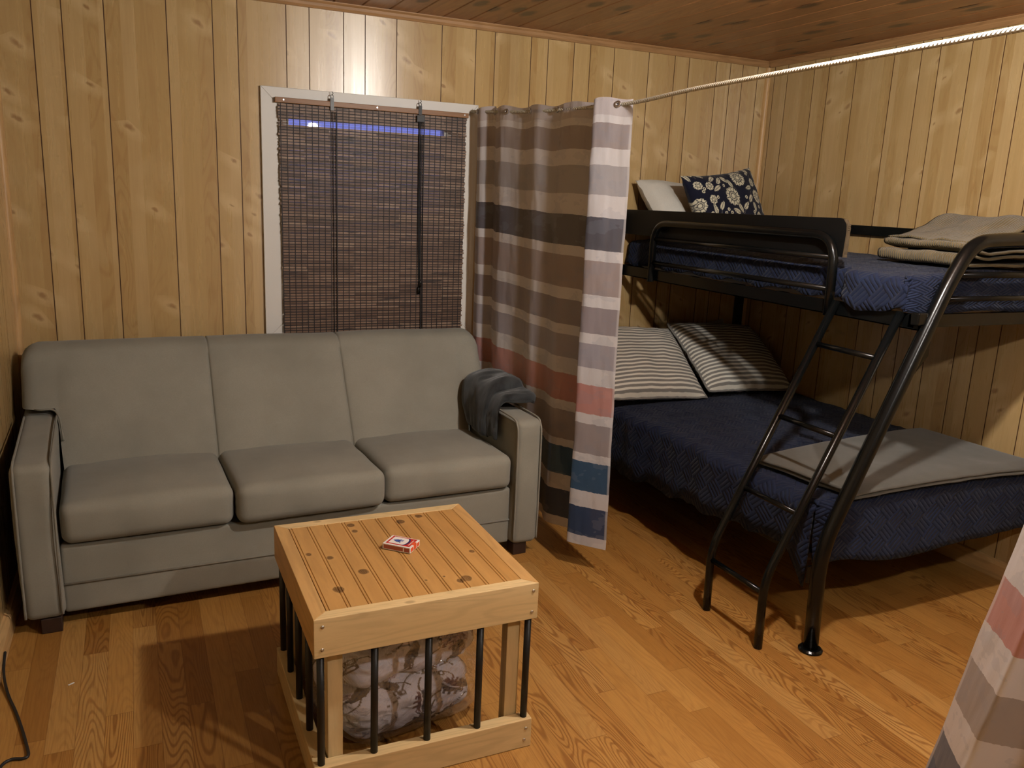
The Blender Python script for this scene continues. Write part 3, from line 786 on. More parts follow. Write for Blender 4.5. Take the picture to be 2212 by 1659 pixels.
# ------------------------------------------------------------------ bedding in a plastic bag, inside the table
def paint_motifs(uv, base, motifs):
    """uv: (n,2) array in metres; motifs drawn in order; returns rgba"""
    col = np.ones((len(uv), 4)); col[:, :3] = base
    for mo in motifs:
        kind, cx, cy, r, a, c = mo[:6]
        dx, dy = uv[:, 0] - cx, uv[:, 1] - cy
        x = (dx * math.cos(a) + dy * math.sin(a)) / r; y = (-dx * math.sin(a) + dy * math.cos(a)) / r
        rr = np.hypot(x, y); an = np.arctan2(y, x)
        if kind == 'flower':                     # many petals with dark outlines
            n = mo[6]; edge = .82 + .18 * np.abs(np.cos(an * n / 2)); ins = rr < edge
            line = (np.abs(np.sin(an * n / 2)) < .28) & (rr > .3) | (np.abs(rr - .55 * edge) < .06) | (np.abs(rr - .28) < .05)
            col[ins, :3] = c; col[ins & line, :3] = mo[7]
        elif kind == 'leaf':
            w = .42 * np.sqrt(np.clip(1 - x * x, 0, 1)) * (1 - .35 * x); ins = (np.abs(x) < 1) & (np.abs(y) < w)
            line = (np.abs(y) < .05) | (np.abs(np.sin((x + np.abs(y)) * 11)) < .25) & (np.abs(y) > .08)
            col[ins, :3] = c; col[ins & line, :3] = mo[6]
        elif kind == 'jag':                      # serrated leaf
            w = (.55 + .16 * np.sign(np.sin(x * 16))) * np.sqrt(np.clip(1 - x * x, 0, 1)); ins = (np.abs(x) < 1) & (np.abs(y) < w)
            col[ins, :3] = c; col[ins & (y > .05), :3] = mo[7]; col[ins & (np.abs(y) < .05), :3] = mo[6]
        elif kind == 'ring':
            ins = (rr < 1) & (rr > .45); col[ins, :3] = c
        elif kind == 'stem':
            ins = (np.abs(x) < 1) & (np.abs(y - .35 * np.sin(x * 2.2)) < mo[6]); col[ins, :3] = c
    return col
rs = random.Random(3)
DK, MAR, BRN, OFF = lin(78, 72, 80), lin(118, 82, 88), lin(112, 92, 76), lin(238, 230, 240)
mot = []
for i in range(170):
    cx, cy = rs.uniform(-.5, .5), rs.uniform(-.5, .5); a = rs.uniform(0, 6.3)
    mot.append(('stem', cx, cy, rs.uniform(.05, .10), a, BRN, .035))
    k = i % 4
    if k == 0: mot.append(('jag', cx, cy, rs.uniform(.028, .048), a + .6, DK, OFF, MAR))
    elif k == 1: mot.append(('flower', cx, cy, rs.uniform(.025, .04), a, lin(196, 170, 176), 9, MAR))
    elif k == 2: mot.append(('leaf', cx, cy, rs.uniform(.03, .05), a, BRN, DK))
    else:
        for q in range(3): mot.append(('ring', cx + rs.uniform(-.03, .03), cy + rs.uniform(-.03, .03), .011, 0, BRN))
BEDP = mat_print('printed_bed_linen', .8, 300, .1, .3)
BC = (.647, 2.180); BA = math.radians(11)
bd = tag(empty('folded_bedding', (BC[0], BC[1], .004), BA), 'white folded bedding with brown leaf print inside the clear bag', 'bedding')
for nm, w, d, h, zc_, seed, sh in (('lower_fold', .420, .330, .180, .106, 2.0, (-.005, .0)), ('upper_fold', .425, .325, .150, .262, 8.0, (.0, -.002)), ('top_fold', .38, .29, .040, .335, 4.0, (.0, .01))):
    def fn(p, hh):
        u, v = p.x / hh[0], p.y / hh[1]; q = max(0, 1 - u ** 4) * max(0, 1 - v ** 4)
        s_ = 1 + .05 * nz(p.x * 6, p.y * 6, p.z * 9 + seed)
        cr_ = .013 * (abs(nz(p.x * 13, p.z * 17, seed * 2)) - .25)
        return (p.x * s_ + .010 * nz(p.z * 26, p.y * 9, seed), p.y * s_ + .009 * nz(p.x * 11, p.z * 22, seed) + cr_ * (1 if p.y < 0 else -1), p.z * (.86 + .18 * q) + .012 * nz(p.x * 9, p.y * 9, seed + p.z))
    m = MB().rbox((sh[0], sh[1], zc_), (w * .97, d * .97, h), h * .38, 18, 110, fn)
    P = np.array(m.v); uv = np.stack([P[:, 0] + .35 * P[:, 1] + seed * .013, P[:, 2] * 1.1 + P[:, 1] * .9 - .25 + seed * .02], 1)
    m.build(nm, BEDP, bd, smooth=True, colors=paint_motifs(uv, OFF, mot))
bg = tag(empty('plastic_bag', (BC[0], BC[1], .002), BA), 'clear plastic bag around printed bedding inside the coffee table cage', 'bag')
def bagfn(p, hh):
    up = sst(.05, hh[2], p.z); k = 1 - .10 * up
    x = p.x * k + .012 * nz(p.x * 7, p.y * 7, p.z * 8); y = p.y * k + .012 * nz(p.x * 8, p.y * 8, p.z * 7 + 4)
    z = p.z + .012 * nz(p.x * 8, p.y * 8, 2) * (1 if p.z > -.05 else 0)
    t = sst(.75, 1, -p.x / hh[0]) * sst(.0, .9, -p.z / hh[2])
    w = .010 * (abs(nz(p.x * 9, p.y * 9, p.z * 9 + 3)) + .6 * abs(nz(p.x * 21, p.y * 21, p.z * 21)) - .35)
    dx_, dy_ = p.x / hh[0], p.y / hh[1]
    return (x - .035 * t + w * dx_, y + w * dy_, z + .035 * t)
MB().rbox((.012, 0, .196), (.456, .366, .386), .085, 14, 60, bagfn).build('bag_film', PLASTIC, bg, smooth=True)

# ------------------------------------------------------------------ bunk bed
bb = tag(empty('bunk_bed', (2.75, 3.0, 0)), 'black tubular steel bunk bed with ladder along the right wall', 'bunk bed')
def bp(fn, name, mat=STEEL, par=None, **kw):
    m = MB(); fn(m); lo = bb.location
    m.v = [(a - lo[0], b - lo[1], c) for a, b, c in m.v]
    return m.build(name, mat, par or bb, **kw)
YFT = 1.99
hoop = [(2.150, YFT, .012), (2.136, YFT, .39), (2.575, YFT, 1.335), (2.66, YFT, 1.465), (2.86, YFT, 1.478), (3.345, YFT, 1.478), (3.362, YFT, 1.30), (3.362, YFT, .012)]
fp = bp(lambda m: m.tube(bent(hoop, .12, 8), .0265, 20), 'foot_post', smooth=True)
bp(lambda m: m.lathe([(.043, 0.0), (.043, .006), (.036, .012), (.027, .013)], (2.150, YFT, 0.001), 28), 'floor_cap', par=fp, smooth=False)
for z, r in ((1.352, .012), (1.268, .010)):
    bp(lambda m: m.tube([(2.575 + (z - 1.335) * .46, YFT + .002, z), (3.36, YFT + .002, z)], r, 12), 'foot_bar', smooth=True)
XS = 2.462
bp(lambda m: (m.box(XS, XS + .004, 2.0, 4.012, 1.158, 1.212), m.box(XS, XS + .04, 2.0, 4.012, 1.158, 1.162)), 'side_rail')
bp(lambda m: (m.box(3.366, 3.37, 2.0, 4.012, 1.158, 1.212), m.box(3.33, 3.37, 2.0, 4.012, 1.158, 1.162)), 'side_rail')
bp(lambda m: m.box(XS, 3.37, 2.018, 2.042, 1.165, 1.21), 'end_rail')
bp(lambda m: m.box(XS, 3.37, 3.995, 4.012, 1.165, 1.21), 'end_rail')
for y in (2.35, 2.7, 3.05, 3.4, 3.75): bp(lambda m: m.box(XS + .004, 3.366, y - .012, y + .012, 1.163, 1.17), 'cross_bar')
bp(lambda m: m.rbox((2.462, 2.000, 1.200), (.046, .034, .045), .005, 2, 2), 'corner_bracket')
bp(lambda m: m.prism([(2.47, 1.185), (2.52, 1.185), (2.515, 1.07), (2.455, 1.0)], 'y', 1.984, 1.996), 'gusset')
gr = [(XS - .012, 3.642, 1.152), (XS - .012, 3.642, 1.452), (XS - .012, 2.412, 1.460), (XS - .012, 2.404, 1.155)]
bp(lambda m: m.tube(bent(gr, .11, 8), .0185, 16), 'guard_rail', smooth=True)
for z in (1.372, 1.250): bp(lambda m: m.tube([(XS - .012, 3.64, z), (XS - .012, 2.41, z + .005)], .0115, 12), 'guard_bar', smooth=True)
bp(lambda m: m.box(3.372, 3.384, 2.0, 3.97, 1.440, 1.486), 'wall_rail')
bp(lambda m: m.box(3.325, 3.375, 3.992, 4.017, 0.001, 1.50), 'head_post')
bp(lambda m: m.box(2.40, 2.45, 3.990, 4.015, 0.001, 1.50), 'head_post')
lad = lambda y: [(1.978, y, 0.001), (1.972, y, .262), (2.452, y, 1.212)]
for y in (2.37, 2.07): bp(lambda m: m.tube(bent(lad(y), .07, 6), .0155, 16), 'ladder_rail', smooth=True)
for x, z in ((1.974, .215), (2.095, .498), (2.229, .773), (2.372, 1.050)):
    bp(lambda m: m.tube([(x, 2.07, z), (x, 2.37, z)], .0105, 12), 'ladder_rung', smooth=True)
for y in (2.37, 2.07): bp(lambda m: m.tube([(2.445, y, 1.197), (2.470, y, 1.205)], .006, 8), 'ladder_hook', smooth=True)
bp(lambda m: m.box(2.195, 2.225, 2.11, 3.94, .290, .330), 'lower_rail')
bp(lambda m: m.box(3.36, 3.385, 2.09, 3.94, .300, .345), 'lower_rail')
bp(lambda m: m.box(2.20, 3.34, 2.080, 2.105, .305, .345), 'lower_rail')
bp(lambda m: m.box(2.15, 2.18, 2.046, 2.054, .235, .300), 'lower_bracket')

# painted board behind the guard rail
gb = tag(empty('guard_board', (2.495, 3.15, 1.37)), 'black painted plank with raw chipped end behind the upper guard rail', 'board')
def gbm(m):
    poly = [(4.012, 1.382), (4.012, 1.512), (2.43, 1.526), (2.405, 1.522), (2.388, 1.505), (2.384, 1.48), (2.388, 1.380)]
    m.prism(poly, 'x', 2.474, 2.488)
    lo = gb.location; m.v = [(a - lo[0], b - lo[1], c - lo[2]) for a, b, c in m.v]
m = MB(); gbm(m); m.build('plank', BLACKW, gb, bevel=.002)
def gbe(m):
    n = 26; pr = [(2.4052, 1.5222), (2.3878, 1.505), (2.3838, 1.48), (2.3878, 1.379)]
    P = [Vector((0, a, b)) for a, b in pr]; Q = []
    for i in range(3):
        for k in range(9): Q.append(P[i].lerp(P[i + 1], k / 9))
    Q.append(P[3])
    vs = []
    for q in Q: vs += [(2.4735, q.y + .002, q.z), (2.4738, q.y - .003 - .003 * rs.random(), q.z), (2.4885, q.y - .003 - .004 * rs.random(), q.z), (2.489, q.y + .002, q.z)]
    m.add(vs, [(4 * i + j, 4 * i + j + 1, 4 * i + j + 5, 4 * i + j + 4) for i in range(len(Q) - 1) for j in range(3)])
    lo = gb.location; m.v = [(a - lo[0], b - lo[1], c - lo[2]) for a, b, c in m.v]
m = MB(); gbe(m); m.build('raw_edge', RAWW, gb)

# mattresses and quilts
TICK = mat_fabric('mattress_ticking', lin(150, 148, 146), .05)
tag(MB().rbox((0, 0, .11), (1.10, 1.78, .165), .04, 3, 6).build('mattress', TICK, smooth=True, loc=(2.775, 3.03, .332)), 'pale mattress under the quilt of the lower bunk', 'mattress')
tag(MB().rbox((0, 0, .075), (.78, 1.84, .10), .035, 3, 6).build('mattress', TICK, smooth=True, loc=(2.932, 3.0, 1.175)), 'pale mattress under the quilt of the upper bunk', 'mattress')

def quilt_surface(name, X0, X1, Yh, Yf, ztop, hem_near, hem_foot, r, crown_h, side_x, seed, foot_x0, hem_far=None):
    m = MB()
    # main sheet: hem, side, rounded edge, top
    def prof(Y):
        h = hem_near(Y); sx = side_x(Y)
        pts = [(sx, h), (sx + .004, h + (ztop - r - h) * .33), (sx + .006, h + (ztop - r - h) * .66), (sx + .006, ztop - r)]
        for k in range(1, 7):
            a = PI / 2 * k / 6; pts.append((sx + .006 + r - r * math.cos(a), ztop - r + r * math.sin(a)))
        x0 = sx + .006 + r
        for k in range(1, 25):
            t = k / 24; pts.append((x0 + (X1 - x0) * t, ztop + crown_h * math.sin(PI * min(1, t)) ** .7))
        pts.append((X1 + .008, ztop - .03)); pts.append((X1 + .010, ztop - .09))
        return pts
    NY = 90; P0 = prof(Yh); n = len(P0); vs, uvs, fs = [], [], []
    for j in range(NY + 1):
        Y = Yh + (Yf - Yh) * j / NY; pr = prof(Y); s_ = 0; last = None
        L = []
        for p in pr:
            if last: s_ += math.hypot(p[0] - last[0], p[1] - last[1])
            L.append(s_); last = p
        for i, p in enumerate(pr):
            b = .006 * nz(p[0] * 7, Y * 7, p[1] * 7 + seed) + .004 * nz(p[0] * 20, Y * 20, p[1] * 20 + seed)
            side = i < 5
            vs.append((p[0] + (b * 1.5 if side else 0), Y, p[1] + (0 if side else b))); uvs.append((L[i] - L[8], Y))
    for j in range(NY):
        for i in range(n - 1): fs.append((j * n + i, (j + 1) * n + i, (j + 1) * n + i + 1, j * n + i + 1))
    m.add(vs, fs, uvs)
    # foot drop
    NX = 60; vs, uvs, fs = [], [], []; K = 14
    for i in range(NX + 1):
        X = foot_x0 + (X1 + .006 - foot_x0) * i / NX; h = hem_foot(X)
        t_ = max(0, min(1, (X - foot_x0) / (X1 - foot_x0)))
        zt = ztop + crown_h * math.sin(PI * t_) ** .7 * 1.0
        for k in range(K + 1):
            if k <= 6:
                a = PI / 2 * k / 6; y, z = Yf + .02 - (r * 1.0) * math.sin(a), zt - r + r * math.cos(a) + .001
            else:
                t = (k - 6) / (K - 6); y, z = Yf + .02 - r - .004 * t, (zt - r) + (h - zt + r) * t
            y += .024 * (1 - sst(0, .035, X - foot_x0)) * (1 if k > 2 else 0)
            b = .007 * nz(X * 8, z * 8, seed + 9)
            vs.append((X, y - (b if k > 3 else 0), z)); uvs.append((X, -k * .02 - (0 if k <= 6 else (k - 6) * .01)))
    for i in range(NX):
        for k in range(K): fs.append((i * (K + 1) + k, i * (K + 1) + k + 1, (i + 1) * (K + 1) + k + 1, (i + 1) * (K + 1) + k))
    m.add(vs, fs, uvs)
    return m
def hem_low(Y):
    z = lerp_list([(2.06, .215), (2.10, .27), (2.18, .325), (2.28, .328), (2.5, .300), (2.9, .265), (3.35, .235), (3.95, .235)], Y)
    return z + .007 * math.sin(Y * 21) + .005 * math.sin(Y * 47)
qm = quilt_surface('q', 2.13, 3.36, 3.985, 2.062, .535, hem_low, lambda X: .288 + .010 * math.sin(X * 9) + .02 * sst(2.5, 2.2, X) + .03 * sst(3.0, 3.3, X), .045, .018, lambda Y: 2.150 + .008 * math.sin(Y * 9) + .004 * math.sin(Y * 23), 1.0, 2.165)
q1 = qm.build('quilt', QUILT, smooth=True, solid=.010); tag(q1, 'navy quilted bedspread hanging over the lower bunk', 'quilt')
def hem_up(Y):
    base = 1.214 + .006 * math.sin(Y * 19) + .004 * math.sin(Y * 43)
    return base + .004 - .022 * sst(2.33, 2.25, Y) * (0.4 + .6 * math.sin(Y * 16) ** 2) + .024 * math.exp(-((Y - 2.07) / .04) ** 2)
qm = quilt_surface('q2', 2.49, 3.352, 3.985, 2.050, 1.335, hem_up, lambda X: 1.215 + .004 * math.sin(X * 14), .035, .02, lambda Y: 2.514 - .068 * sst(2.39, 2.34, Y), 6.0, 2.446)
q2 = qm.build('quilt', QUILT, smooth=True, solid=.010); tag(q2, 'navy quilted bedspread on the upper bunk behind the guard rail', 'quilt')

# grey felt blanket on the lower foot
FELT = mat_fabric('grey_felt', lin(98, 95, 88), .06, 500, .5, .95, .3, 30)
fb = tag(empty('felt_blanket', (2.78, 2.24, .55)), 'flat folded grey felt blanket on the foot of the lower bunk', 'blanket')
def felt(m, dz, ins, th_, seed):
    c = [(2.215 + ins, 2.455), (2.275 + ins, 2.008 + ins), (3.31, 2.005 + ins), (3.335, 2.30), (3.30, 2.585)]
    def fn(u, v):
        a = (c[0][0] + (c[1][0] - c[0][0]) * v, c[0][1] + (c[1][1] - c[0][1]) * v)
        fr_ = (3.300 + .02 * v, 2.585 - .57 * v)
        x, y = a[0] + (fr_[0] - a[0]) * u, a[1] + (fr_[1] - a[1]) * u
        t_ = max(0, min(1, (x - 2.18) / (3.375 - 2.18)))
        z = .535 + .018 * math.sin(PI * t_) ** .7 + .018 + dz + .004 * nz(x * 6, y * 6, seed)
        z -= .012 * sst(.93, 1.0, v)
        return (x - 2.78, y - 2.24, z - .55)
    m.grid(fn, 44, 26)
for dz, ins, nm in ((.004, .006, 'under_fold'), (.020, 0, 'upper_fold')):
    m = MB(); felt(m, dz, ins, .012, dz * 50)
    o = m.build(nm, FELT, fb, smooth=True, solid=.013)
    b = o.modifiers.new('b', 'BEVEL'); b.width = .006; b.segments = 3; b.limit_method = 'ANGLE'; b.angle_limit = math.radians(60)

# tan blanket on the upper foot: a ribbon folded back and forth
t = T('tan_ribbed_cotton'); x_, y_, z_ = t.xyz(t.uv())
rib = t.m_('SINE', t.m_('MULTIPLY', x_, 2 * PI / .011)); nn_ = t.noise(t.obj(), 14, 3)
t.bsdf(t.mix(t.rng(rib, -1, 1, 0, .18), t.mix(t.rng(nn_, .35, .65), lin(104, 89, 58), lin(123, 105, 71)), lin(84, 70, 46)), .9, t.bump(t.m_('ADD', t.m_('MULTIPLY', rib, .6), t.noise(t.obj(), 300, 2)), .7, .004), .2, sheen=.2); TAN = t.m
tn = tag(empty('tan_blanket', (3.0, 2.3, 1.36)), 'folded tan ribbed blanket lying on the foot of the upper bunk', 'blanket')
def tan(m):
    # cross section in X-Z, folds showing at the X- end
    sec = [(3.28, 1.372), (3.0, 1.368), (2.78, 1.366), (2.66, 1.372), (2.635, 1.388), (2.655, 1.402), (2.78, 1.396), (3.0, 1.398), (3.26, 1.402), (3.315, 1.413), (3.26, 1.424), (3.0, 1.420), (2.80, 1.415), (2.69, 1.420), (2.668, 1.433), (2.69, 1.444), (2.82, 1.436), (3.02, 1.446), (3.25, 1.456), (3.31, 1.468), (3.25, 1.482), (3.08, 1.490), (2.90, 1.466), (2.76, 1.452), (2.70, 1.452)]
    P = smooth_path([(3.315 - (3.315 - a) * .80, 0, b + .005 * math.sin(a * 23 + b * 60)) for a, b in sec], 6); n = len(P) - 1
    L = [0]
    for a, b in zip(P, P[1:]): L.append(L[-1] + (b - a).length)
    def fn(u, v):
        i = min(n, int(round(u * n))); p = P[i]
        lift = (p.z - 1.366) / .12
        y = 2.07 + .44 * v + .012 * nz(L[i] * 3, 1, 5) + .02 * lift * (v - .5)
        hump = 1 + .42 * math.exp(-((p.x - 3.12) / .26) ** 2) * lift
        z = 1.364 + (p.z - 1.364) * hump + .010 * nz(p.x * 8, y * 9, L[i] * 1.6) * (lift + .25) - .010 * lift * ((2 * v - 1) ** 4)
        return (p.x + .05 * v * (1 - u) * 0 + .05 * (v - .5) - 3.0, y - 2.3, z - 1.352)
    m.grid(fn, n, 30, uvfn=lambda u, v: (v * .44, L[min(n, int(round(u * n)))]))
m = MB(); tan(m); ob = m.build('folded_cloth', TAN, tn, smooth=True, solid=.009)

# ------------------------------------------------------------------ pillows
def pillow_mesh(w, h, t, n=40, seed=0.0, pinch=.03, puff=.5):
    m = MB()
    for sg in (1, -1):
        def fn(u, v):
            a, b = 2 * u - 1, 2 * v - 1
            e = max(0, (1 - abs(a) ** 3.0)) ** puff * max(0, (1 - abs(b) ** 3.0)) ** puff
            x = a * w / 2 * (1 - pinch * (1 - b * b) * a * a); y = b * h / 2 * (1 - pinch * (1 - a * a) * b * b)
            z = sg * t / 2 * e + .010 * e * nz(x * 7, y * 7, seed + sg) + .006 * (1 - e) * nz(x * 26, y * 26, seed)
            return (x, y, z)
        m.grid(fn if sg > 0 else (lambda u, v: fn(1 - u, v)), n, n, uvfn=(lambda u, v: ((u - .5) * w, (v - .5) * h)) if sg > 0 else (lambda u, v: ((.5 - u) * w, (v - .5) * h)))
    return m
def rot(ax, deg): return Matrix.Rotation(math.radians(deg), 4, ax)
def place(o, loc, *ms):
    M = Matrix.Translation(loc)
    for q in ms: M = M @ q
    o.matrix_world = M
STR = mat_stripes(); PWHITE = mat_fabric('white_pillowcase', lin(226, 220, 208), .03, 500, .2, blot=8); PDIM = mat_fabric('plain_pillowcase', lin(190, 182, 170), .03, 500, .2)
def striped(name, label, loc, ms, seed, w=.61, h=.50, t=.17):
    root = tag(empty(name), label, 'pillow', 'striped pillows on the lower bunk')
    place(root, loc, *ms)
    pillow_mesh(w, h, t, 44, seed).build('pillowcase', STR, root, smooth=True)
    # corded edge around the seam
    pts = []
    for k in range(161):
        q = k / 160 * 4; a, b = ((-1 + 2 * (q % 1), -1), (1, -1 + 2 * (q % 1)), (1 - 2 * (q % 1), 1), (-1, 1 - 2 * (q % 1)))[min(3, int(q))] if q < 4 else (-1, -1)
        x = a * w / 2 * (1 - .03 * (1 - b * b) * a * a) * 1.008; y = b * h / 2 * (1 - .03 * (1 - a * a) * b * b) * 1.008
        pts.append((x, y, .006 * nz(x * 26, y * 26, seed)))
    MB().tube(pts, .006, 8).build('corded_edge', STR, root, smooth=True)
    return root
striped('striped_pillow', 'grey and cream striped pillow leaning beside the curtain on lower bunk', (2.388, 3.595, .732), (rot('Z', -2), rot('X', 36), rot('Y', 3)), 1.0)
striped('striped_pillow', 'grey and cream striped pillow at the wall side of lower bunk', (3.006, 3.62, .732), (rot('Z', 5), rot('X', 36), rot('Y', 2), rot('Z', -3)), 4.0)
def plain(name, label, mat, loc, ms, w, h, t, seed):
    o = pillow_mesh(w, h, t, 36, seed).build(name, mat, smooth=True); place(o, loc, *ms); tag(o, label, 'pillow'); return o
plain('plain_pillow', 'plain pillow standing behind the wall side striped pillow', PDIM, (3.01, 3.925, .725), (rot('Z', 3), rot('X', 74), rot('Z', 8)), .48, .28, .09, 2.0)
plain('plain_pillow', 'plain pale pillow mostly hidden behind the curtain side striped pillow', PDIM, (2.47, 3.925, .705), (rot('Z', -2), rot('X', 72), rot('Z', -3)), .48, .26, .09, 6.0)
plain('white_pillow', 'white pillow lying behind the floral cushion on the upper bunk', PWHITE, (2.765, 3.835, 1.528), (rot('Z', 3), rot('X', 42), rot('Y', 6)), .52, .36, .17, 3.0)
# floral cushion
NAVY, CRM = lin(18, 20, 38), lin(206, 198, 172)
rs = random.Random(11); fl = []; taken = []
def spot(r):
    for _ in range(400):
        a, b = rs.uniform(-.27, .27), rs.uniform(-.22, .22)
        if all(math.hypot(a - c, b - d) > (r + e) * 1.02 for c, d, e in taken): taken.append((a, b, r)); return a, b
    return None
for r, n, cnt in ((.054, 11, 3), (.040, 9, 5), (.026, 7, 9)):
    for _ in range(cnt):
        p = spot(r)
        if p: fl.append(('flower', p[0], p[1], r, rs.uniform(0, 6), CRM, n, lin(70, 68, 70)))
for _ in range(34):
    p = spot(.021)
    if p:
        a = rs.uniform(0, 6.28); fl.append(('stem', p[0] - .02 * math.cos(a), p[1] - .02 * math.sin(a), .035, a, lin(120, 116, 104), .03)); fl.append(('leaf', p[0], p[1], .028, a, CRM, NAVY))
for _ in range(30):
    p = spot(.009)
    if p: fl.append(('ring', p[0], p[1], .009, 0, CRM))
m = pillow_mesh(.56, .38, .16, 200, 5.0, .11, .55)
cols = paint_motifs(np.array(m.uv), NAVY, fl)
o = m.build('floral_cushion', mat_print('floral_cotton', .85, 500), smooth=True, colors=cols)
place(o, (2.862, 3.600, 1.555), rot('Z', 10), rot('X', 68), rot('Z', 8))
tag(o, 'navy cushion with cream flower print on the upper bunk', 'cushion')

# ------------------------------------------------------------------ rope and curtains
A = Vector((1.558, 4.018, 1.958)); B = Vector((1.718, 2.765, 1.912))
ropepts = [A, A.lerp(B, .2) + Vector((0, 0, -.008)), A.lerp(B, .5) + Vector((0, 0, -.014)), A.lerp(B, .8) + Vector((0, 0, -.008)), B, Vector((1.72, 2.388, 1.9255)), Vector((1.72, 2.028, 1.9305)), Vector((1.72, 1.252, 1.940)), Vector((1.72, .90, 1.946)), Vector((1.72, .2, 1.95)), Vector((1.72, YF + .001, 2.0))]
RP = smooth_path(ropepts, 30)
t = T('white_cotton_rope'); u_, v_, _ = t.xyz(t.uv()); o_ = t.obj(); x_, y_, z_ = t.xyz(o_)
tw = t.m_('SINE', t.m_('MULTIPLY', t.m_('ADD', y_, t.m_('ADD', z_, x_)), 2 * PI / .011))
t.bsdf(lin(228, 220, 200), .85, t.bump(tw, .6, .004), .2); ROPE = t.m
rope = MB().tube(RP, .0072, 10).build('curtain_rope', ROPE, smooth=True)
tag(rope, 'white cotton rope strung from the back wall above the curtain', 'rope')

def curtain(name, label, top, bot, ztop, L, eyelets, hems, mat=None):
    root = tag(empty(name, (top[0][0], top[0][1], 0)), label, 'curtain', 'striped curtains on the rope')
    lo = root.location
    PT = smooth_path([(a, b, 0) for a, b in top], 14); PB = smooth_path([(a, b, 0) for a, b in bot], 14)
    n = len(PT) - 1; NV = 150
    D = [0]
    for a, b in zip(PB, PB[1:]): D.append(D[-1] + (b - a).length)
    m = MB(); vs, uvs, fs, at = [], [], [], []
    for j in range(NV + 1):
        v = j / NV
        for i in range(n + 1):
            k = v ** 1.3
            p = PT[i].lerp(PB[i], k); zt = ztop(PT[i], i / n)
            amp = .5 + 2.0 * v * (1 - v)
            dx = .007 * amp * nz(D[i] * 5, v * 3.2, 3) + .0025 * nz(D[i] * 24, v * 14, 8); dy = .006 * amp * nz(D[i] * 5, v * 3, 11)
            sag = .006 * math.sin(i / n * 40) * (1 - v) ** 4
            vs.append((p.x + dx - lo.x, p.y + dy - lo.y, zt - L * v - sag)); uvs.append((D[i], v))
            de = min(D[i], D[n] - D[i]); at.append(1.0 if (de < .012 and hems) else 0.0)
    for j in range(NV):
        for i in range(n): fs.append((j * (n + 1) + i, (j + 1) * (n + 1) + i, (j + 1) * (n + 1) + i + 1, j * (n + 1) + i + 1))
    m.add(vs, fs, uvs); m.at = at
    o = m.build('cloth', mat or CURT, root, smooth=True, attr='hem')
    for f_ in eyelets:
        i = int(f_ * n); p = PT[i]; tdir = (PT[min(n, i + 1)] - PT[max(0, i - 1)]).normalized(); nrm = Vector((-tdir.y, tdir.x, 0))
        z = ztop(p, i / n) - .022; off_ = nrm * (.005 if nrm.x < 0 else -.005); p = p + off_
        ring = [(p.x - lo.x + tdir.x * .009 * math.cos(a), p.y - lo.y + tdir.y * .009 * math.cos(a), z + .009 * math.sin(a)) for a in [2 * PI * q / 16 for q in range(17)]]
        MB().tube(ring, .0042, 8, False).build('eyelet', CHROME, root, smooth=True)
    return root
d2 = (B - A).to_2d(); ln = d2.length; dirv = d2 / ln; nv = Vector((-abs(dirv.y), -dirv.x * 1.0)).normalized()    # nv: to the sofa side
if nv.x > 0: nv = -nv
def sd(s_, d): q = A.to_2d() + d2 * s_ + nv * d; return (q.x, q.y)
topP = [sd(.066, .0), sd(.115, .020), sd(.160, -.026), sd(.205, -.004), sd(.262, .016), sd(.33, .002), sd(.42, -.004), sd(.50, .012), sd(.58, -.003), sd(.67, .007), sd(.76, -.004), sd(.87, -.024), sd(.905, .006), sd(.866, .042), sd(.878, .050), sd(.93, .015), sd(.985, -.020)]
botP = [sd(.08, -.01), sd(.14, .01), sd(.195, -.035), sd(.25, -.01), sd(.31, .008), sd(.38, -.008), sd(.46, -.012), sd(.545, .012), sd(.62, -.01), sd(.71, .035), sd(.79, -.01), sd(.89, -.036), sd(.925, .016), sd(.882, .058), sd(.895, .066), sd(.95, .022), sd(1.005, -.022)]
def zt1(p, f):
    y = p.y; best = min(RP, key=lambda q: abs(q.y - y)); return best.z + .022
curtain('striped_curtain', 'striped fabric curtain gathered on the rope between sofa and bunk bed', topP, botP, zt1, 1.815, (.03, .14, .29, .40, .53, .68, .955), True)
tp2 = [(1.740, .940), (1.715, .90), (1.680, .845), (1.665, .82), (1.69, .795), (1.76, .73), (1.70, .68), (1.67, .63), (1.75, .58), (1.70, .53), (1.68, .48)]
bt2 = [(1.722, 1.197), (1.672, 1.140), (1.625, 1.075), (1.612, 1.05), (1.64, 1.025), (1.75, .93), (1.70, .87), (1.65, .79), (1.75, .70), (1.70, .61), (1.67, .54)]
curtain('striped_curtain', 'striped fabric curtain hanging nearest the viewer at the front of the rope', tp2, bt2, zt1, 1.815, (.04, .24, .42, .60, .78, .95), True, CURTB)

# ------------------------------------------------------------------ small things on the floor
cord = [(-.4490, 2.84, .050), (-.446, 2.76, .022), (-.425, 2.66, .006), (-.395, 2.56, .005), (-.368, 2.46, .005), (-.347, 2.37, .005), (-.338, 2.322, .005), (-.350, 2.312, .005), (-.378, 2.318, .005), (-.400, 2.295, .005), (-.42, 2.2, .005), (-.44, 2.0, .005)]
o = MB().tube(smooth_path(cord, 8), .0042, 8).build('power_cord', mat_plain('black_rubber', (.015, .015, .016), .5), smooth=True)
tag(o, 'thin black cord lying on the floor by the left wall', 'cord')
o = MB().prism([(-.262, 2.655), (-.246, 2.664), (-.244, 2.661), (-.260, 2.651)], 'z', .0005, .0025).build('paper_scrap', mat_plain('paper_white', (.8, .78, .74), .8))
tag(o, 'tiny white scrap on the floor in front of the sofa', 'scrap')

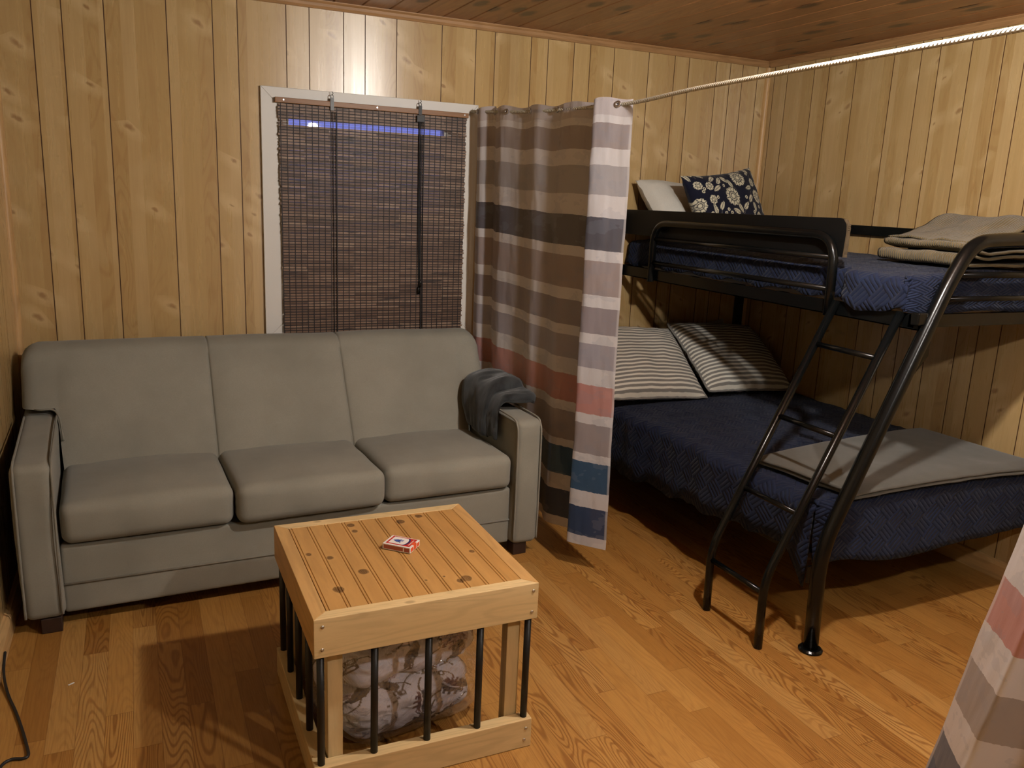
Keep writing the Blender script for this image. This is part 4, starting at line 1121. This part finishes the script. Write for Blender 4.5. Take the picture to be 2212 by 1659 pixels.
# ------------------------------------------------------------------ sky outside, camera, view
w = bpy.data.worlds.new('dusk'); S.world = w; w.use_nodes = True; nt = w.node_tree; nt.nodes.clear()
tc = nt.nodes.new('ShaderNodeTexCoord'); sp = nt.nodes.new('ShaderNodeSeparateXYZ'); nt.links.new(tc.outputs['Generated'], sp.inputs[0])
rp = nt.nodes.new('ShaderNodeValToRGB'); cr = rp.color_ramp
cr.elements[0].position = .46; cr.elements[0].color = (.010, .010, .016, 1); cr.elements[1].position = .53; cr.elements[1].color = (.24, .28, .85, 1)
mr = nt.nodes.new('ShaderNodeMapRange'); mr.inputs[1].default_value = -1; mr.inputs[2].default_value = 1
nt.links.new(sp.outputs[2], mr.inputs[0]); nt.links.new(mr.outputs[0], rp.inputs[0])
bgn = nt.nodes.new('ShaderNodeBackground'); bgn.inputs[1].default_value = .9; nt.links.new(rp.outputs[0], bgn.inputs[0])
ow = nt.nodes.new('ShaderNodeOutputWorld'); nt.links.new(bgn.outputs[0], ow.inputs[0])

cam = bpy.data.cameras.new('camera'); co = bpy.data.objects.new('camera', cam); COL.objects.link(co)
F = 1781.6; yaw, pit, rol = map(math.radians, (24.762, -12.741, 2.486))
f = Vector((math.sin(yaw) * math.cos(pit), math.cos(yaw) * math.cos(pit), math.sin(pit)))
r0 = Vector((math.cos(yaw), -math.sin(yaw), 0)); u0 = r0.cross(f)
rr = r0 * math.cos(rol) + u0 * math.sin(rol); uu = -r0 * math.sin(rol) + u0 * math.cos(rol)
M = Matrix((rr, uu, -f)).transposed().to_4x4(); M.translation = (0, 0, 1.55)
co.matrix_world = M
cam.sensor_fit = 'HORIZONTAL'; cam.sensor_width = 36; cam.lens = F / 2212 * 36; cam.clip_start = .02
S.camera = co
vs_ = S.view_settings; S.display_settings.display_device = 'sRGB'
vs_.view_transform = 'Standard'; vs_.look = 'None'; vs_.gamma = 1; vs_.use_curve_mapping = False; vs_.exposure = 0.0
S.cycles.use_denoising = True
S.cycles.max_bounces = 7; S.cycles.glossy_bounces = 3; S.cycles.transmission_bounces = 4; S.cycles.use_adaptive_sampling = True; S.cycles.adaptive_threshold = .06; S.cycles.adaptive_min_samples = 12; S.cycles.diffuse_bounces = 1; S.cycles.transparent_max_bounces = 12; S.cycles.sample_clamp_indirect = 8
